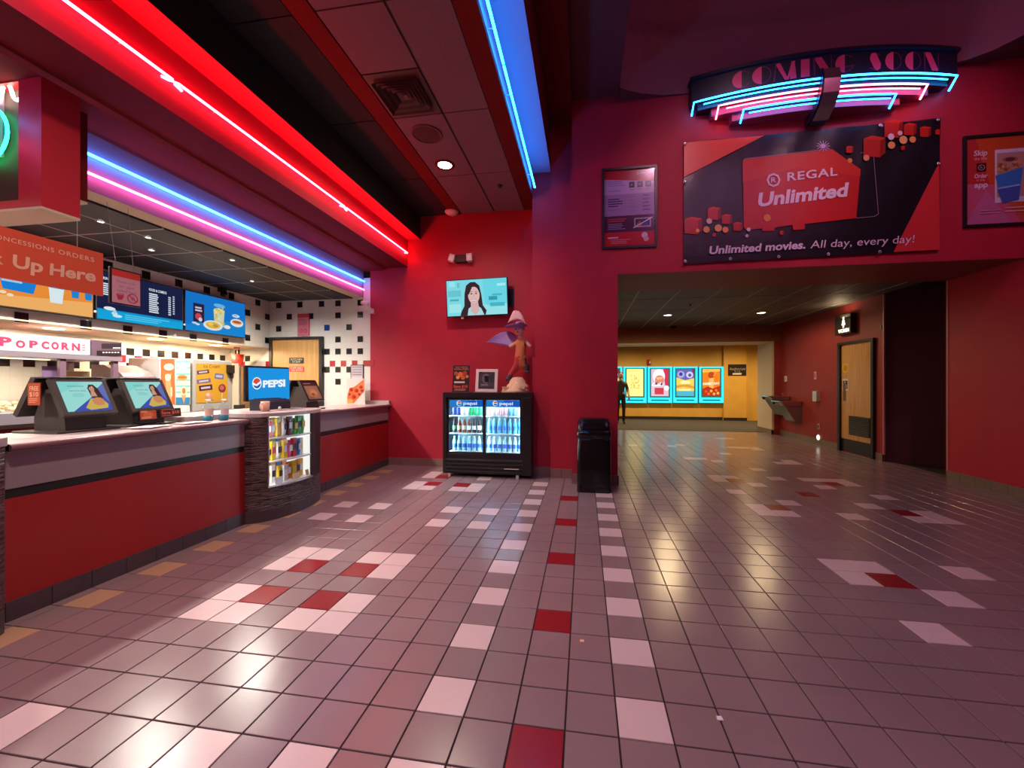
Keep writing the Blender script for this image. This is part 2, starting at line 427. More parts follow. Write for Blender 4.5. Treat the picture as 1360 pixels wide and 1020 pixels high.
XB, XL = -5.41, -6.19
we = struct('wall_end', MB().box(-6.4, -3.53, 6.2, 6.4, 0, 3.1, WTY))
wl = struct('wall_left', MB().box(-6.4, XL, -3.7, 6.2, 0, 3.1, WTX))
wb = struct('wall_bulkhead', MB().box(XL, XB, -3.7, 6.2, 1.96, 2.9, WTX))
struct('trim_bulkhead', MB().box(XL, XB + .012, -3.7, 6.2, 1.945, 1.96, CREAM))
ACC = {'k': mat('black_wall_tile', (.012, .011, .012), .2), 'r': mat('red_wall_tile', (.42, .012, .03), .2), 'b': mat('blue_wall_tile', (.01, .06, .32), .2)}
q = .1016
amesh = {}
def accent(parent, axis, c, x, y, kind):
    p = AY(x, y, c) if axis == 'Y' else AX(x, y, c)
    u = p.x if axis == 'Y' else p.y
    cu, cz = (math.floor(u / q) + .5) * q, (math.floor(p.z / q) + .5) * q
    k = (axis, kind)
    if k not in amesh:
        h = q / 2 - .002
        mb = MB().box(-h, h, -.003, .003, -h, h, ACC[kind]) if axis == 'Y' else MB().box(-.003, .003, -h, h, -h, h, ACC[kind])
        me = bpy.data.meshes.new('wall_tile'); me.from_pydata([tuple(v) for v in mb.v], [], mb.f); me.materials.append(ACC[kind]); amesh[k] = me
    key = (parent.name, round(cu, 2), round(cz, 2))
    if key in amesh: return
    amesh[key] = 1
    o = bpy.data.objects.new('wall_tile', amesh[k]); col.objects.link(o); o.parent = parent
    o.location = (cu, c - .0015, cz) if axis == 'Y' else (c + .0015, cu, cz)
k1 = K(340, 370, .1863)
for x, y in ((155, 182), (320, 172), (485, 172), (570, 172), (742, 165), (238, 275), (402, 270), (570, 265), (742, 258), (158, 367), (657, 355), (570, 448), (743, 446), (495, 542), (573, 541), (658, 540), (743, 538), (495, 633), (573, 633), (658, 632), (575, 725), (470, 885)):
    accent(we, 'Y', 6.2, *k1(x, y), 'k')
accent(we, 'Y', 6.2, *k1(487, 358), 'b')
for x in (530, 615, 700, 775, 805): accent(we, 'Y', 6.2, *k1(x, 586), 'r')
k2 = K(200, 450, .17647)
for x, y, c in ((670, 125, 'k'), (745, 128, 'k'), (630, 175, 'r'), (708, 175, 'r'), (880, 170, 'r')): accent(we, 'Y', 6.2, *k2(x, y), c)
for x, y in ((15, 175), (15, 355), (85, 275), (88, 455)): accent(wb, 'X', XB, *k1(x, y), 'k')
k3 = K(120, 340, .16176)
for x, y in ((120, 80), (440, 165), (730, 225), (975, 290), (1180, 325), (290, 585), (605, 622), (868, 652), (1095, 680), (1295, 690), (1293, 470)):
    accent(wb, 'X', XB, *k3(x, y), 'k')
k4 = K(0, 300, .1373)
for x, y in ((235, 865), (775, 930)): accent(wb, 'X', XB, *k4(x, y), 'k')
z1, z2, z3 = [AX(*k3(*p), XL).z for p in ((740, 790), (685, 830), (495, 878))]
y0 = AX(*k3(350, 757), XL).y
k = 0
for n in range(-16, 14):
    yy = y0 + n * 2 * q
    if not -.8 < yy < 6.1: continue
    for z, dy, c in ((z1, 0, 'k'), (z1 - q, q, 'r'), (z1 - 2 * q, 0, 'k')):
        p = px(Vector((XL, yy + dy, z)))
        if yy + dy < 6.1 and p: accent(wl, 'X', XL, *p, c)

# ================================================================== BASEBOARDS
BT = mat('baseboard_tile', (.24, .135, .125), .4, noise=.1, scale=25)
BTH = mat('hall_baseboard_tile', (.20, .15, .11), .45, noise=.1, scale=25)
def baseboard(name, p0, p1, h, m, th=.014):
    p0, p1 = Vector(p0), Vector(p1); d = (p1 - p0); L = d.length; d.normalize(); n = Vector((d.y, -d.x, 0))
    base = struct(name, MB().prism([p0, p1, p1 + n * (th - .006), p0 + n * (th - .006)], (0, 0, h - .004), GROUT))
    c = max(1, round(L / T)); st = L / c
    for k in range(c):
        a = p0 + d * (st * k + .002); b = p0 + d * (st * (k + 1) - .002)
        obj('tile', MB().prism([a, b, b + n * th, a + n * th], (0, 0, h), m), base)
baseboard('baseboard_back', (-3.2, 6.2, 0), (-.756, 6.2, 0), .12, BT)
baseboard('baseboard_pier', (-.756, 5.8, 0), (-.484, 5.8, 0), .13, BT)
baseboard('baseboard_pier_step', (-.484, 5.7, 0), (-.17, 5.7, 0), .13, BT)
baseboard('baseboard_front', (-.17, YF, 0), (.43, YF, 0), .13, BT)
baseboard('baseboard_pillar', (.43, YF, 0), (.43, YB, 0), .13, BTH)
baseboard('baseboard_reveal', (5.0, YB, 0), (5.0, YF, 0), .13, BTH)
baseboard('baseboard_front_right', (5.0, YF, 0), (6.5, YF, 0), .13, BT)
baseboard('baseboard_hall', (HX, 7.93, 0), (HX, 7.75, 0), .13, BTH)
baseboard('baseboard_hall_far', (HX, 11.4, 0), (HX, 8.93, 0), .13, BTH)
baseboard('baseboard_jamb', (4.87, 12.3, 0), (4.87, 11.42, 0), .13, BTH)

# ================================================================== CEILINGS AND STEPPED COVES
ZC = 4.06
cl = struct('ceiling', MB().box(-2.64, -.775, -3.7, 6.2, ZC + .012, ZC + .2, GRIDD).box(-2.13, -1.955, -3.7, 6.2, ZC - .004, ZC + .012, CEILRED).box(-.93, -.756, -3.7, 6.2, ZC - .004, ZC + .012, CEILRED))
ys = [-3.7, -3.3, -2.1, -.91, .28, 1.47, 2.66, 3.86, 5.04, 6.2]
for a, b in zip(ys, ys[1:]):
    for x0, x1, m in ((-2.65, -2.135, BLACKTILE), (-1.95, -1.415, PLUMTILE), (-1.405, -.935, PLUMTILE)):
        b2 = 3.27 if (x0 == -1.95 and a == 2.66) else b
        obj('ceiling_tile', MB().box(x0 + .006, x1 - .006, a + .007, b2 - .007, ZC, ZC + .014, m), cl)
COVE = mat('cove_paint', (.38, .012, .05), .6)
COVE2 = mat('cove_paint_light', (.34, .24, .42), .6)
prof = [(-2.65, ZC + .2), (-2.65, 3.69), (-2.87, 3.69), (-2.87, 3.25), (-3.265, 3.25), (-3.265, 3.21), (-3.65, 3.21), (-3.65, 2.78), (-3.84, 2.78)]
pm = [BLKM, RED, COVE, CEILRED, mat('fascia_lit_pink', (.75, .16, .25), .25), CEILRED, COVE2, CREAM]  # thin fascia painted paler pink to read as lit by the room
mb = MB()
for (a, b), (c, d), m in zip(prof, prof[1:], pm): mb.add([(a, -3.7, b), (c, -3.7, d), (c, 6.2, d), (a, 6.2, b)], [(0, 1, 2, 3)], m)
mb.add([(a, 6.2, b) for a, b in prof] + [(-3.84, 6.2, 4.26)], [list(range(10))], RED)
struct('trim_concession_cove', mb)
prof = [(-.756, ZC - .004), (-.756, 4.41), (-.484, 4.41), (-.484, 5.0), (-.17, 5.0), (-.17, 5.13), (.44, 5.13), (.44, 6.4)]
pm = [COVE2, COVE2, CEILRED, CEILRED, DARKC, DARKC, DARKC]
mb = MB()
for n, ((a, b), (c, d), m) in enumerate(zip(prof, prof[1:], pm)):
    y1 = 5.8 if n < 2 else (5.7 if n < 4 else YF)
    mb.add([(a, -3.7, b), (c, -3.7, d), (c, y1, d), (a, y1, b)], [(0, 1, 2, 3)], m)
mb.box(-.76, -.752, -3.7, 5.8, ZC - .02, ZC + .03, CEILRED)
struct('trim_lobby_cove', mb)
# round recess over the front entrance: curved plaster drum and soffit
arc = [(.44, 5.15), (.56, 5.22), (.72, 5.29), (1.0, 5.365), (1.6, 5.39), (3.8, 5.39), (4.15, 5.365), (4.34, 5.31), (4.5, 5.2), (4.62, 5.03), (4.74, 4.75), (4.84, 4.3), (4.9, 3.6), (4.9, -3.7)]
mb = MB()
for (a, b), (c, d) in zip(arc, arc[1:]): mb.add([(a, b, 5.05), (c, d, 5.05), (c, d, 6.4), (a, b, 6.4)], [(0, 1, 2, 3)], PINKC, True)
struct('ceiling_drum', mb)
mb = MB()
for (a, b), (c, d) in zip(arc[:-1], arc[1:-1]):
    if a < 3.9: mb.face([(a, b, 5.05), (c, d, 5.05), (c, YF, 5.05), (a, YF, 5.05)], DARKC)
    else: mb.face([(a, b, 5.05), (c, d, 5.05), (6.5, d, 5.05), (6.5, b if a > 4.2 else YF, 5.05)], DARKC)
mb.face([(4.9, 3.6, 5.05), (4.9, -3.7, 5.05), (6.5, -3.7, 5.05), (6.5, 3.6, 5.05)], DARKC)
struct('ceiling_soffit', mb)
struct('ceiling_high', MB().box(-.76, 6.7, -3.7, YF, 6.4, 6.5, PINKC))
struct('ceiling_roof', MB().box(-6.4, -.76, -3.7, 6.4, 4.27, 4.35, BLKM))
struct('ceiling_header', MB().box(.43, 5.0, YF + .002, YB, ZH - .006, ZH - .001, mat('header_soffit_paint', (.20, .025, .025), .6)))
# hall ceiling
ZHC = 2.88
hc = struct('ceiling_hall', MB().box(-2.2, 7.1, YB, 11.76, ZHC + .012, ZHC + .15, BLKM))
xs = [-2.2 + 0 * .1] + [.892 + .655 * n for n in range(-4, 7)] + [HX]
yss = [YB, 6.36 + .01, 7.57, 8.77, 9.97, 11.17, 11.4]; yss = [YB, 7.57, 8.77, 9.97, 11.17, 11.4]
for a, b in zip(yss, yss[1:]):
    for x0, x1 in zip(xs, xs[1:]):
        if x1 - x0 < .05: continue
        obj('ceiling_tile', MB().box(x0 + .012, x1 - .012, a + .006, b - .006, ZHC - .002, ZHC + .013, mat('hall_ceiling_tile', (.075, .07, .062), .6, noise=.3, scale=5)), hc)
mb = MB()
for x in xs[1:-1]: mb.box(x - .009, x + .009, YB, 11.4, ZHC - .008, ZHC + .012, GRIDW)
obj('ceiling_grid', mb, hc)
mb = MB()
for y in yss[1:-1]: mb.box(-2.2, HX, y - .006, y + .006, ZHC - .006, ZHC + .012, mat('grid_grey', (.15, .14, .13), .5))
obj('ceiling_grid_cross', mb, hc)
# concession ceiling
ZCC = 2.765
cc = struct('ceiling_concession', MB().box(XB, -3.845, -3.7, 6.2, ZCC + .012, ZCC + .12, BLKM))
xs = [XB, -4.81, -4.2, -3.84]; yss = [3.14 + .612 * n for n in range(-11, 6)] + [6.2]
for a, b in zip(yss, yss[1:]):
    for x0, x1 in zip(xs, xs[1:]):
        obj('ceiling_tile', MB().box(x0 + .008, x1 - .008, a + .008, b - .008, ZCC, ZCC + .013, mat('concession_ceiling_tile', (.02, .02, .022), .55, noise=.3, scale=50, bump=.3, bscale=300)), cc)
mb = MB()
for x in xs[1:-1]: mb.box(x - .007, x + .007, -3.7, 6.2, ZCC - .004, ZCC + .012, GRIDW)
for y in yss[1:-1]: mb.box(XB, -3.84, y - .006, y + .006, ZCC - .003, ZCC + .012, GRIDW)
obj('ceiling_grid', mb, cc)

# ================================================================== NEON
NRED = emat('neon_red', (1, .026, .045), 50)
NBLUE = emat('neon_blue', (.008, .30, 1), 40)
NCYAN = emat('neon_cyan', (.015, .33, 1), 15)
NBLUE2 = emat('neon_sky_blue', (.03, .33, 1), 18)
NPINK = emat('neon_pink', (1, .10, .28), 15)
GLASSB = mat('neon_support', (.6, .6, .6), .2)
def neon(name, label, pts, r, m, supports=(), group=None):
    t = thing(name, label, 'neon tube', pts[0], group)
    obj('glass_tube', MB().tube(pts, r, m, 8), t)
    for p, d in supports:
        p = Vector(p); obj('support_clip', MB().tube([p, p + Vector(d)], .006, GLASSB, 6), t)
    return t
ends = [(-3.6, .3), (.35, 2.38), (2.42, 4.4), (4.44, 6.12)]
def loop_end(x, y, z, s, dx): return [(x, y, z), (x + dx * .4, y + s * .012, z), (x + dx, y, z), (x + dx, y - s * .05, z - .012)]
REDL_ = ['red neon tube of the upper cove, the length beyond the hanging sign box', 'red neon tube of the upper cove, passing over the hanging red sign box', 'red neon tube of the upper cove, the length over the candy case', 'red neon tube of the upper cove, the length ending at the red wall']
for (a, b), lb in zip(ends, REDL_):
    neon('neon_tube', lb, loop_end(-2.835, a, 3.455, -1, -.028)[::-1] + loop_end(-2.835, b, 3.455, 1, -.028), .010, NRED,
         [((-2.843, a + .3, 3.455), (-.026, 0, 0)), ((-2.843, b - .3, 3.455), (-.026, 0, 0))], 'red neon tubes of the upper cove')
SEG = ['beyond the hanging sign box', 'over the long counter', 'the length ending at the red wall']
for (a, b), sg_ in zip(((-3.6, 1.93), (2.35, 4.3), (4.32, 6.15)), SEG):
    neon('neon_tube', 'sky-blue neon tube above a pink one, ' + sg_, [(-3.61, a, 3.03), (-3.61, b, 3.03)], .011, NBLUE2, [((-3.619, a + .3, 3.03), (-.03, 0, 0)), ((-3.619, b - .3, 3.03), (-.03, 0, 0))], 'blue neon tubes over the counter')
    neon('neon_tube', 'pink neon tube below a sky-blue one, ' + sg_, [(-3.61, a, 2.89), (-3.61, b, 2.89)], .011, NPINK, [((-3.619, a + .3, 2.89), (-.03, 0, 0)), ((-3.619, b - .3, 2.89), (-.03, 0, 0))], 'pink neon tubes over the counter')
for (a, b), sg_ in zip(((-3.6, .1), (.15, 3.42), (3.45, 5.64)), ('over the entrance side of the lobby', 'beside the air vent', 'ending at the stepped red wall')):
    neon('neon_tube', 'bright blue neon tube in the lobby ceiling cove, ' + sg_, [(-.70, a, 4.125), (-.70, b, 4.125)], .011, NBLUE, [((-.709, a + .35, 4.125), (-.046, 0, 0)), ((-.709, b - .35, 4.125), (-.046, 0, 0))], 'blue neon tubes of the lobby cove')
# unseen neon ring added in the round recess for violet fill over the lobby
FILL_RING = emat('fill_ring_violet', (.92, .40, .88), 21)
rp = [(3.4 + 1.5 * math.cos(R(a)), -.4 + 1.5 * math.sin(R(a)), 5.9) for a in range(0, 361, 12)]
t = thing('neon_ring', 'unseen pink-white neon ring added in the round ceiling recess as fill light', 'neon ring', (3.4, -.4, 5.9))
obj('glass_tube', MB().tube(rp, .03, FILL_RING, 8), t)
for a in range(0, 360, 90): obj('support_clip', MB().tube([(3.4 + 1.5 * math.cos(R(a)), -.4 + 1.5 * math.sin(R(a)), 5.92), (3.4 + 1.5 * math.cos(R(a)), -.4 + 1.5 * math.sin(R(a)), 6.4)], .006, BLK, 6), t)

for x, lb in ((1.5, 'above the pillar side of the banner'), (3.5, 'above the far side of the banner')):  # housings for the added banner fill spots
    t = thing('fill_spot', 'unseen black spot lamp added to brighten the banner, ' + lb, 'spot lamp', (x, 1.7, 6.2))
    obj('stem', MB().tube([(x, 1.66, 6.4), (x, 1.66, 6.2)], .012, BLK, 8), t)
    d_ = (Vector((x + .3, 5.4, 3.5)) - Vector((x, 1.7, 6.15))).normalized(); c_ = Vector((x, 1.66, 6.19))
    obj('can', MB().tube([c_ - d_ * .1, c_ + d_ * .045], .055, BLK, 16), t)
# ------------------------------------------------------------------ ceiling fittings of the lobby
def downlight(x, y, z, r, label, group, e=30, c=(1, .82, .55), mtrim=None):
    t = thing('downlight', label, 'ceiling light', (x, y, z), group)
    obj('trim_ring', MB().lathe([(r * .8, -.001), (r * .85, -.008), (r * 1.15, -.006), (r * 1.18, .0), (r * .8, .0)], (x, y, z), mtrim or CEILRED, 24), t)
    obj('lens', MB().lathe([(0, -.003), (r * .8, -.003)], (x, y, z), emat(f'lamp_lens_{e}', c, e), 24), t)
downlight(-1.72, 4.774, ZC - .001, .105, 'glowing round downlight in the lobby ceiling beside the round speaker', None)
for y in (1.1, -2.2): downlight(-1.72, y, ZC - .001, .105, 'unseen round downlight added in the lobby ceiling row', 'added lobby downlights')
t = thing('ceiling_speaker', 'round perforated ceiling speaker between air vent and downlight', 'speaker', (-1.70, 4.15, ZC))
obj('rim', MB().lathe([(.165, 0), (.165, -.012), (.15, -.014), (.15, 0)], (-1.70, 4.15, ZC), mat('speaker_rim', (.10, .03, .035), .5), 32), t)
sp_m = mat('speaker_grille', (.07, .02, .025), .7, bump=.8, bscale=160)
obj('grille', MB().lathe([(0, -.012), (.10, -.011), (.152, -.007)], (-1.70, 4.15, ZC), sp_m, 32), t)
t = thing('air_vent', 'square stepped ceiling air vent with nested angled vanes', 'air vent', (-1.68, 3.565, ZC))
vm = mat('vent_metal', (.09, .035, .035), .4); vd = mat('vent_dark', (.03, .012, .014), .5)
mb = MB(); cx, cy = -1.685, 3.565
mb.box(-1.945, -1.42, 3.28, 3.85, ZC, ZC + .013, vm)
obj('panel', mb, t)
for n in range(6):
    a, b = .215 - n * .035, .195 - n * .035
    za, zb = ZC - .004, ZC - .03 + n * .001
    v = [(cx + sx * a, cy + sy * a, zb) for sx, sy in ((-1, -1), (1, -1), (1, 1), (-1, 1))] + [(cx + sx * b, cy + sy * b, za) for sx, sy in ((-1, -1), (1, -1), (1, 1), (-1, 1))] if n < 5 else [(cx + sx * .035, cy + sy * .035, ZC - .02) for sx, sy in ((-1, -1), (1, -1), (1, 1), (-1, 1))] + [(cx, cy, ZC - .004)] * 4
    obj('vane', MB().add(v, [(k, (k + 1) % 4, 4 + (k + 1) % 4, 4 + k) for k in range(4)], vm if n % 2 else vd), t)
t = thing('fire_alarm_strobe', 'white fire alarm strobe where ceiling meets the red wall', 'alarm', (-2.09, 6.14, ZC - .01))
obj('body', MB().lathe([(0, -.05), (.05, -.05), (.09, -.03), (.105, -.012), (.105, 0), (0, 0)], (-2.08, 6.08, ZC - .002), mat('alarm_white', (.8, .62, .62), .4), 20), t)
obj('lens', MB().ball((-2.07, 6.08, ZC - .055), (.03, .03, .02), WHITEP, 10, 6), t)
t = thing('sprinkler_head', 'small dark sprinkler head in the lobby ceiling tile', 'sprinkler', (-1.15, 5.38, ZC))
obj('escutcheon', MB().lathe([(0, -.006), (.035, -.006), (.04, 0)], (-1.15, 5.38, ZC), BLK, 16), t)
obj('head', MB().lathe([(.008, -.006), (.008, -.03), (.022, -.032), (.022, -.035), (0, -.035)], (-1.15, 5.38, ZC), DKG, 12), t)
# emergency light
t = thing('emergency_light', 'twin-head emergency light on the red wall above the television', 'emergency light', (-1.94, 6.2, 3.25))
p0 = AY(613, 344, 6.16)
obj('battery_box', MB().box(p0.x - .09, p0.x + .09, 6.12, 6.2, p0.z - .06, p0.z + .06, mat('brown_black', (.05, .012, .012), .5)), t, bevel=.01)
for sx, an in ((-1, .3), (1, -.05)):
    c = Vector((p0.x + sx * .145, 6.13, p0.z + .005))
    mb = MB().box(-.048, .048, -.05, .05, -.06, .06, mat('lamp_head_white', (.7, .55, .52), .4))
    mb.xf(Matrix.Translation(c) @ Matrix.Rotation(an, 4, 'Y'))
    o = obj('lamp_head', mb, t, bevel=.012)
    mb = MB().lathe([(0, 0), (.034, 0), (.038, .006)], (0, 0, 0), WHITEP, 16, axis='Y').xf(Matrix.Translation(c + Vector((0, -.053, 0))))
    obj('lens', mb, o)

# ================================================================== COMING SOON SIGN
def bulge(X, base=5.27, d=.2):
    u = (X - 2.76) / 1.44
    return base - d * (1 - u * u)
NAVY = mat('sign_navy', (.006, .007, .02), .35)
t = thing('marquee_sign', 'curved dark marquee sign with neon bars reading coming soon above the banner', 'sign', (2.76, YF, 4.5))
n = 24
XX = [1.32 + 2.88 * i / n for i in range(n + 1)]
def arcslab(x0, x1, z0, z1, off, m, back=YF, n=24):
    mb = MB(); xs = [x0 + (x1 - x0) * i / n for i in range(n + 1)]
    fr = [(x, bulge(x) + off) for x in xs]
    out = [(x, y, z0) for x, y in fr] + [(x1, back, z0), (x0, back, z0)]
    return mb.prism(out, (0, 0, z1 - z0), m)
obj('panel', arcslab(1.32, 4.2, 4.85, 5.12, 0, NAVY), t)
obj('cornice', arcslab(1.30, 4.22, 5.12, 5.155, -.03, NAVY), t)
PB = mat('sign_backing', (.25, .03, .09), .5)
obj('backing', arcslab(1.40, 4.12, 4.76, 4.85, .05, NAVY), t)
obj('backing', arcslab(1.56, 3.92, 4.67, 4.76, .09, PB), t)
obj('backing', arcslab(1.80, 3.62, 4.58, 4.67, .13, PB), t)
for nm, m, zt, off, xl, xr in (('neon_tube', NCYAN, 4.815, -.005, 1.34, 4.17), ('neon_tube', emat('neon_rose', (1, .12, .2), 16), 4.725, .035, 1.62, 3.85), ('neon_tube', NCYAN, 4.64, .075, 1.9, 3.52)):
    for x0, x1 in ((xl, 2.66), (xr, 2.88)):
        sg = 1 if x1 > x0 else -1
        up = [(x0 + (x1 - x0) * k / 12, bulge(x0 + (x1 - x0) * k / 12) + off - .025, zt + .012) for k in range(13)]
        dn = [(p[0] + (sg * .12 if k == 0 else 0), p[1] + (.015 if k else 0), p[2] - .042) for k, p in enumerate(up)]
        hook = [(x0 + sg * .0, up[0][1] + .11, zt - .085), up[0]]
        obj(nm, MB().tube(hook + up[1:], .0095, m, 8), t)
        obj(nm, MB().tube(dn[1:] if sg else dn, .007, m, 8), t)
mb = MB(); pr = [(bulge(2.76) - .035, 4.93), (bulge(2.76) - .06, 4.8), (bulge(2.76) - .03, 4.66), (bulge(2.76) + .06, 4.55), (bulge(2.76) + .19, 4.475), (5.385, 4.46)]
for (a, b), (c, d) in zip(pr, pr[1:]): mb.prism([(2.69, a, b), (2.86, a, b), (2.86, a + .02, b), (2.69, a + .02, b)][:2] + [(2.86, c, d), (2.69, c, d)], (0, .02, 0), CHROME)
obj('bracket', mb, t)
obj('bracket_side', MB().prism([(2.665, a - .012, b) for a, b in pr] + [(2.665, 5.39, 4.93)], (.02, 0, 0), NAVY), t)
LET = ink('e8406a', 0, .4); LETD = ink('6a2450', 0, .4)
def onarc(x, z, lay=1): return Vector((x, bulge(x) - .0015 - .0006 * lay, z))
zl, zh = 4.885, 5.09
def letter(ch, x0, wd):
    mb = MB(); zm = (zl + zh) / 2; h = zh - zl
    X = lambda u: x0 + u * wd
    Z = lambda v: zl + v * h
    def P(pts, m=LET): mb.face([onarc(X(u), Z(v)) for u, v in pts], m)
    def half(a0, a1, cu=.5, ru=.5, m=LET): P([(cu + ru * math.cos(R(a0 + (a1 - a0) * k / 12)), .5 + .5 * math.sin(R(a0 + (a1 - a0) * k / 12))) for k in range(13)], m)
    def thin(a0, a1, th=.05):
        for k in range(12):
            q0, q1 = R(a0 + (a1 - a0) * k / 12), R(a0 + (a1 - a0) * (k + 1) / 12)
            P([(.5 + r * math.cos(q), .5 + r * math.sin(q)) for r, q in ((.5, q0), (.5, q1), (.5 - th, q1), (.5 - th, q0))], LETD)
    if ch in 'CO': half(90, 270); thin(-90, 90) if ch == 'O' else (thin(35, 90), thin(-90, -35))
    if ch == 'G': half(90, 270); thin(35, 90); thin(-90, -10); P([(.5, .3), (.98, .3), (.98, .36), (.5, .36)], LETD)
    if ch == 'I': P([(.05, 0), (.95, 0), (.95, 1), (.05, 1)])
    if ch == 'N': P([(0, 1), (.12, 1), (.12, 0), (.06, 0)], LETD); P([(.05, 1), (.45, 1), (1, 0), (.55, 0)]); P([(.93, 0), (.99, 0), (.99, 1), (.93, 1)], LETD)
    if ch == 'M': P([(0, 0), (.1, 1), (.14, 1), (.06, 0)], LETD); P([(.08, 1), (.3, 1), (.62, .1), (.5, 0)]); P([(.5, 0), (.62, .2), (.8, 1), (.95, 1), (.66, 0)]); P([(.72, 0), (1, 0), (.92, 1), (.78, 1)])
    if ch == 'S': P([(.1, .75), (.2, .95), (.5, 1), (.62, .85), (.9, .35), (.85, .1), (.6, 0), (.4, .12), (.12, .6)]); P([(.5, 1), (.9, .85), (.88, .8), (.5, .93)], LETD); P([(.5, 0), (.1, .12), (.1, .2), (.5, .07)], LETD)
    obj('letter', mb, t)
for ch, x0, wd in (('C', 1.76, .2), ('O', 1.97, .2), ('M', 2.19, .24), ('I', 2.47, .1), ('N', 2.60, .2), ('G', 2.83, .2), ('S', 3.18, .15), ('O', 3.36, .18), ('O', 3.58, .18), ('N', 3.79, .18)): letter(ch, x0, wd)

# ================================================================== BANNER
t = thing('banner', 'wide vinyl banner with an orange card print hung over the hall entrance', 'banner', (2.7, YF, 2.9))
kb = K(890, 150, .27941)
YBN = 5.372
corn = [AY(*kb(*p), YBN) for p in ((65, 140), (1285, 25), (1280, 652), (65, 718))]
def bann(u, v):
    a = corn[0].lerp(corn[1], u); b = corn[3].lerp(corn[2], u); p = a.lerp(b, v)
    e = math.sin(math.pi * u) ** .5 if 0 < u < 1 else 0
    p.y += .006 * math.sin(u * 37 + v * 9) * (1 - v) ** 2 + .004 * math.sin(u * 19 - v * 23) * v * (1 - v)
    return p
VIN = mat('banner_vinyl_black', (.012, .009, .014), .28, bump=.3, bscale=9)
o = obj('sheet', MB().grid(bann, 60, 24, VIN), t)
pr = Pr(onY(YBN - .012, kb), rough=.3)
pr.poly([(66, 142), (450, 106), (66, 305)], 'e2492f')
pr.poly([(1279, 235), (1282, 650), (1062, 661)], 'd2383c')
pr.poly([(355, 220), (770, 172), (905, 268), (885, 500), (640, 528), (640, 552), (585, 556), (582, 532), (497, 545), (495, 560), (440, 562), (438, 548), (362, 557), (350, 545), (345, 232)], 'c42420')
pr.poly([(345, 232), (355, 220), (770, 172), (905, 268), (903, 300), (600, 260), (345, 330)], 'd0341f')
for a, b, c, d in ((905, 190, 965, 182), (965, 182, 990, 480), (990, 480, 970, 492), (970, 492, 885, 500), (345, 230, 355, 218), (355, 218, 760, 170)): pr.line(a, b, c, d, 2.5, 'a08a90')
random.seed(3)
def cube(x, y, s, c1='d63422', c2='8f1a12'):
    pr.poly([(x - s, y - s * .7), (x - s * .2, y - s), (x + s, y - s * .8), (x + s, y + s * .6), (x + s * .5, y + s), (x - s, y + s * .9)], c1)
    pr.poly([(x - s, y - s * .7), (x + s * .55, y - s * .55), (x + s * .5, y + s), (x - s, y + s * .9)], 'c02a1c' if c1 == 'd63422' else c1)
    pr.poly([(x + s * .55, y - s * .55), (x + s, y - s * .8), (x + s, y + s * .6), (x + s * .5, y + s)], c2)
for x, y, s in ((110, 535, 42), (210, 478, 32), (270, 505, 24), (322, 540, 22), (970, 160, 52), (1062, 75, 44), (1140, 78, 30), (1212, 90, 26), (1272, 92, 13), (210, 580, 9), (530, 570, 10), (852, 175, 17), (1105, 168, 10)): cube(x, y, s)
for x, y, r, c in ((185, 515, 14, 'e0c0a8'), (172, 555, 16, 'e8a050'), (228, 548, 18, 'f0b060'), (262, 556, 15, 'f0a04a'), (372, 555, 10, 'e8d8d8'), (364, 585, 8, 'd0c0c8'), (1048, 115, 16, 'e8d0d8'), (1050, 155, 18, 'f0a860'), (1106, 130, 20, 'f2b870'), (1150, 128, 16, 'f0a058'), (1090, 98, 12, 'f0d0c8'), (930, 215, 15, 'e8a868'), (852, 228, 12, 'e8a048'), (460, 500, 18, 'e08a30'), (1003, 62, 7, 'd0c8e0'), (130, 560, 9, 'f0c060')): pr.disc(x, y, r, c, n=8)
pr.ring(490, 321, 24, 33, 'e6d2da', 8)
pr.text('R', 478, 333, 502, 331, 24, 'e6d2da', bold=.01)
pr.text('REGAL', 555, 325, 793, 298, 38, 'e6d2da', bold=.02, sp=1.1)
pr.text('Unlimited', 413, 446, 838, 396, 62, 'ecdce4', shear=.14, bold=.035)
pr.text('Unlimited movies.', 183, 672, 640, 645, 36, 'e8dce6', shear=.15, bold=.03)
pr.text('All day, every day!', 664, 645, 1155, 617, 36, 'e0d2e0', shear=.15)
pr.disc(725, 160, 10, 'f4d8f4', n=10)
for a in range(0, 180, 30): pr.line(725 - 32 * math.cos(R(a)), 160 - 26 * math.sin(R(a)), 725 + 32 * math.cos(R(a)), 160 + 26 * math.sin(R(a)), 3, 'dcb0d8')
pr.build('print', t)
for x, y in ((72, 145), (70, 327), (72, 705), (287, 693), (517, 683), (753, 671), (998, 660), (1275, 32), (1000, 58), (1278, 240)):
    p = AY(*kb(x, y), YBN - .03)
    obj('grommet', MB().lathe([(.006, 0), (.017, -.006), (.02, 0)], p, STEEL, 12, axis='Y'), t)

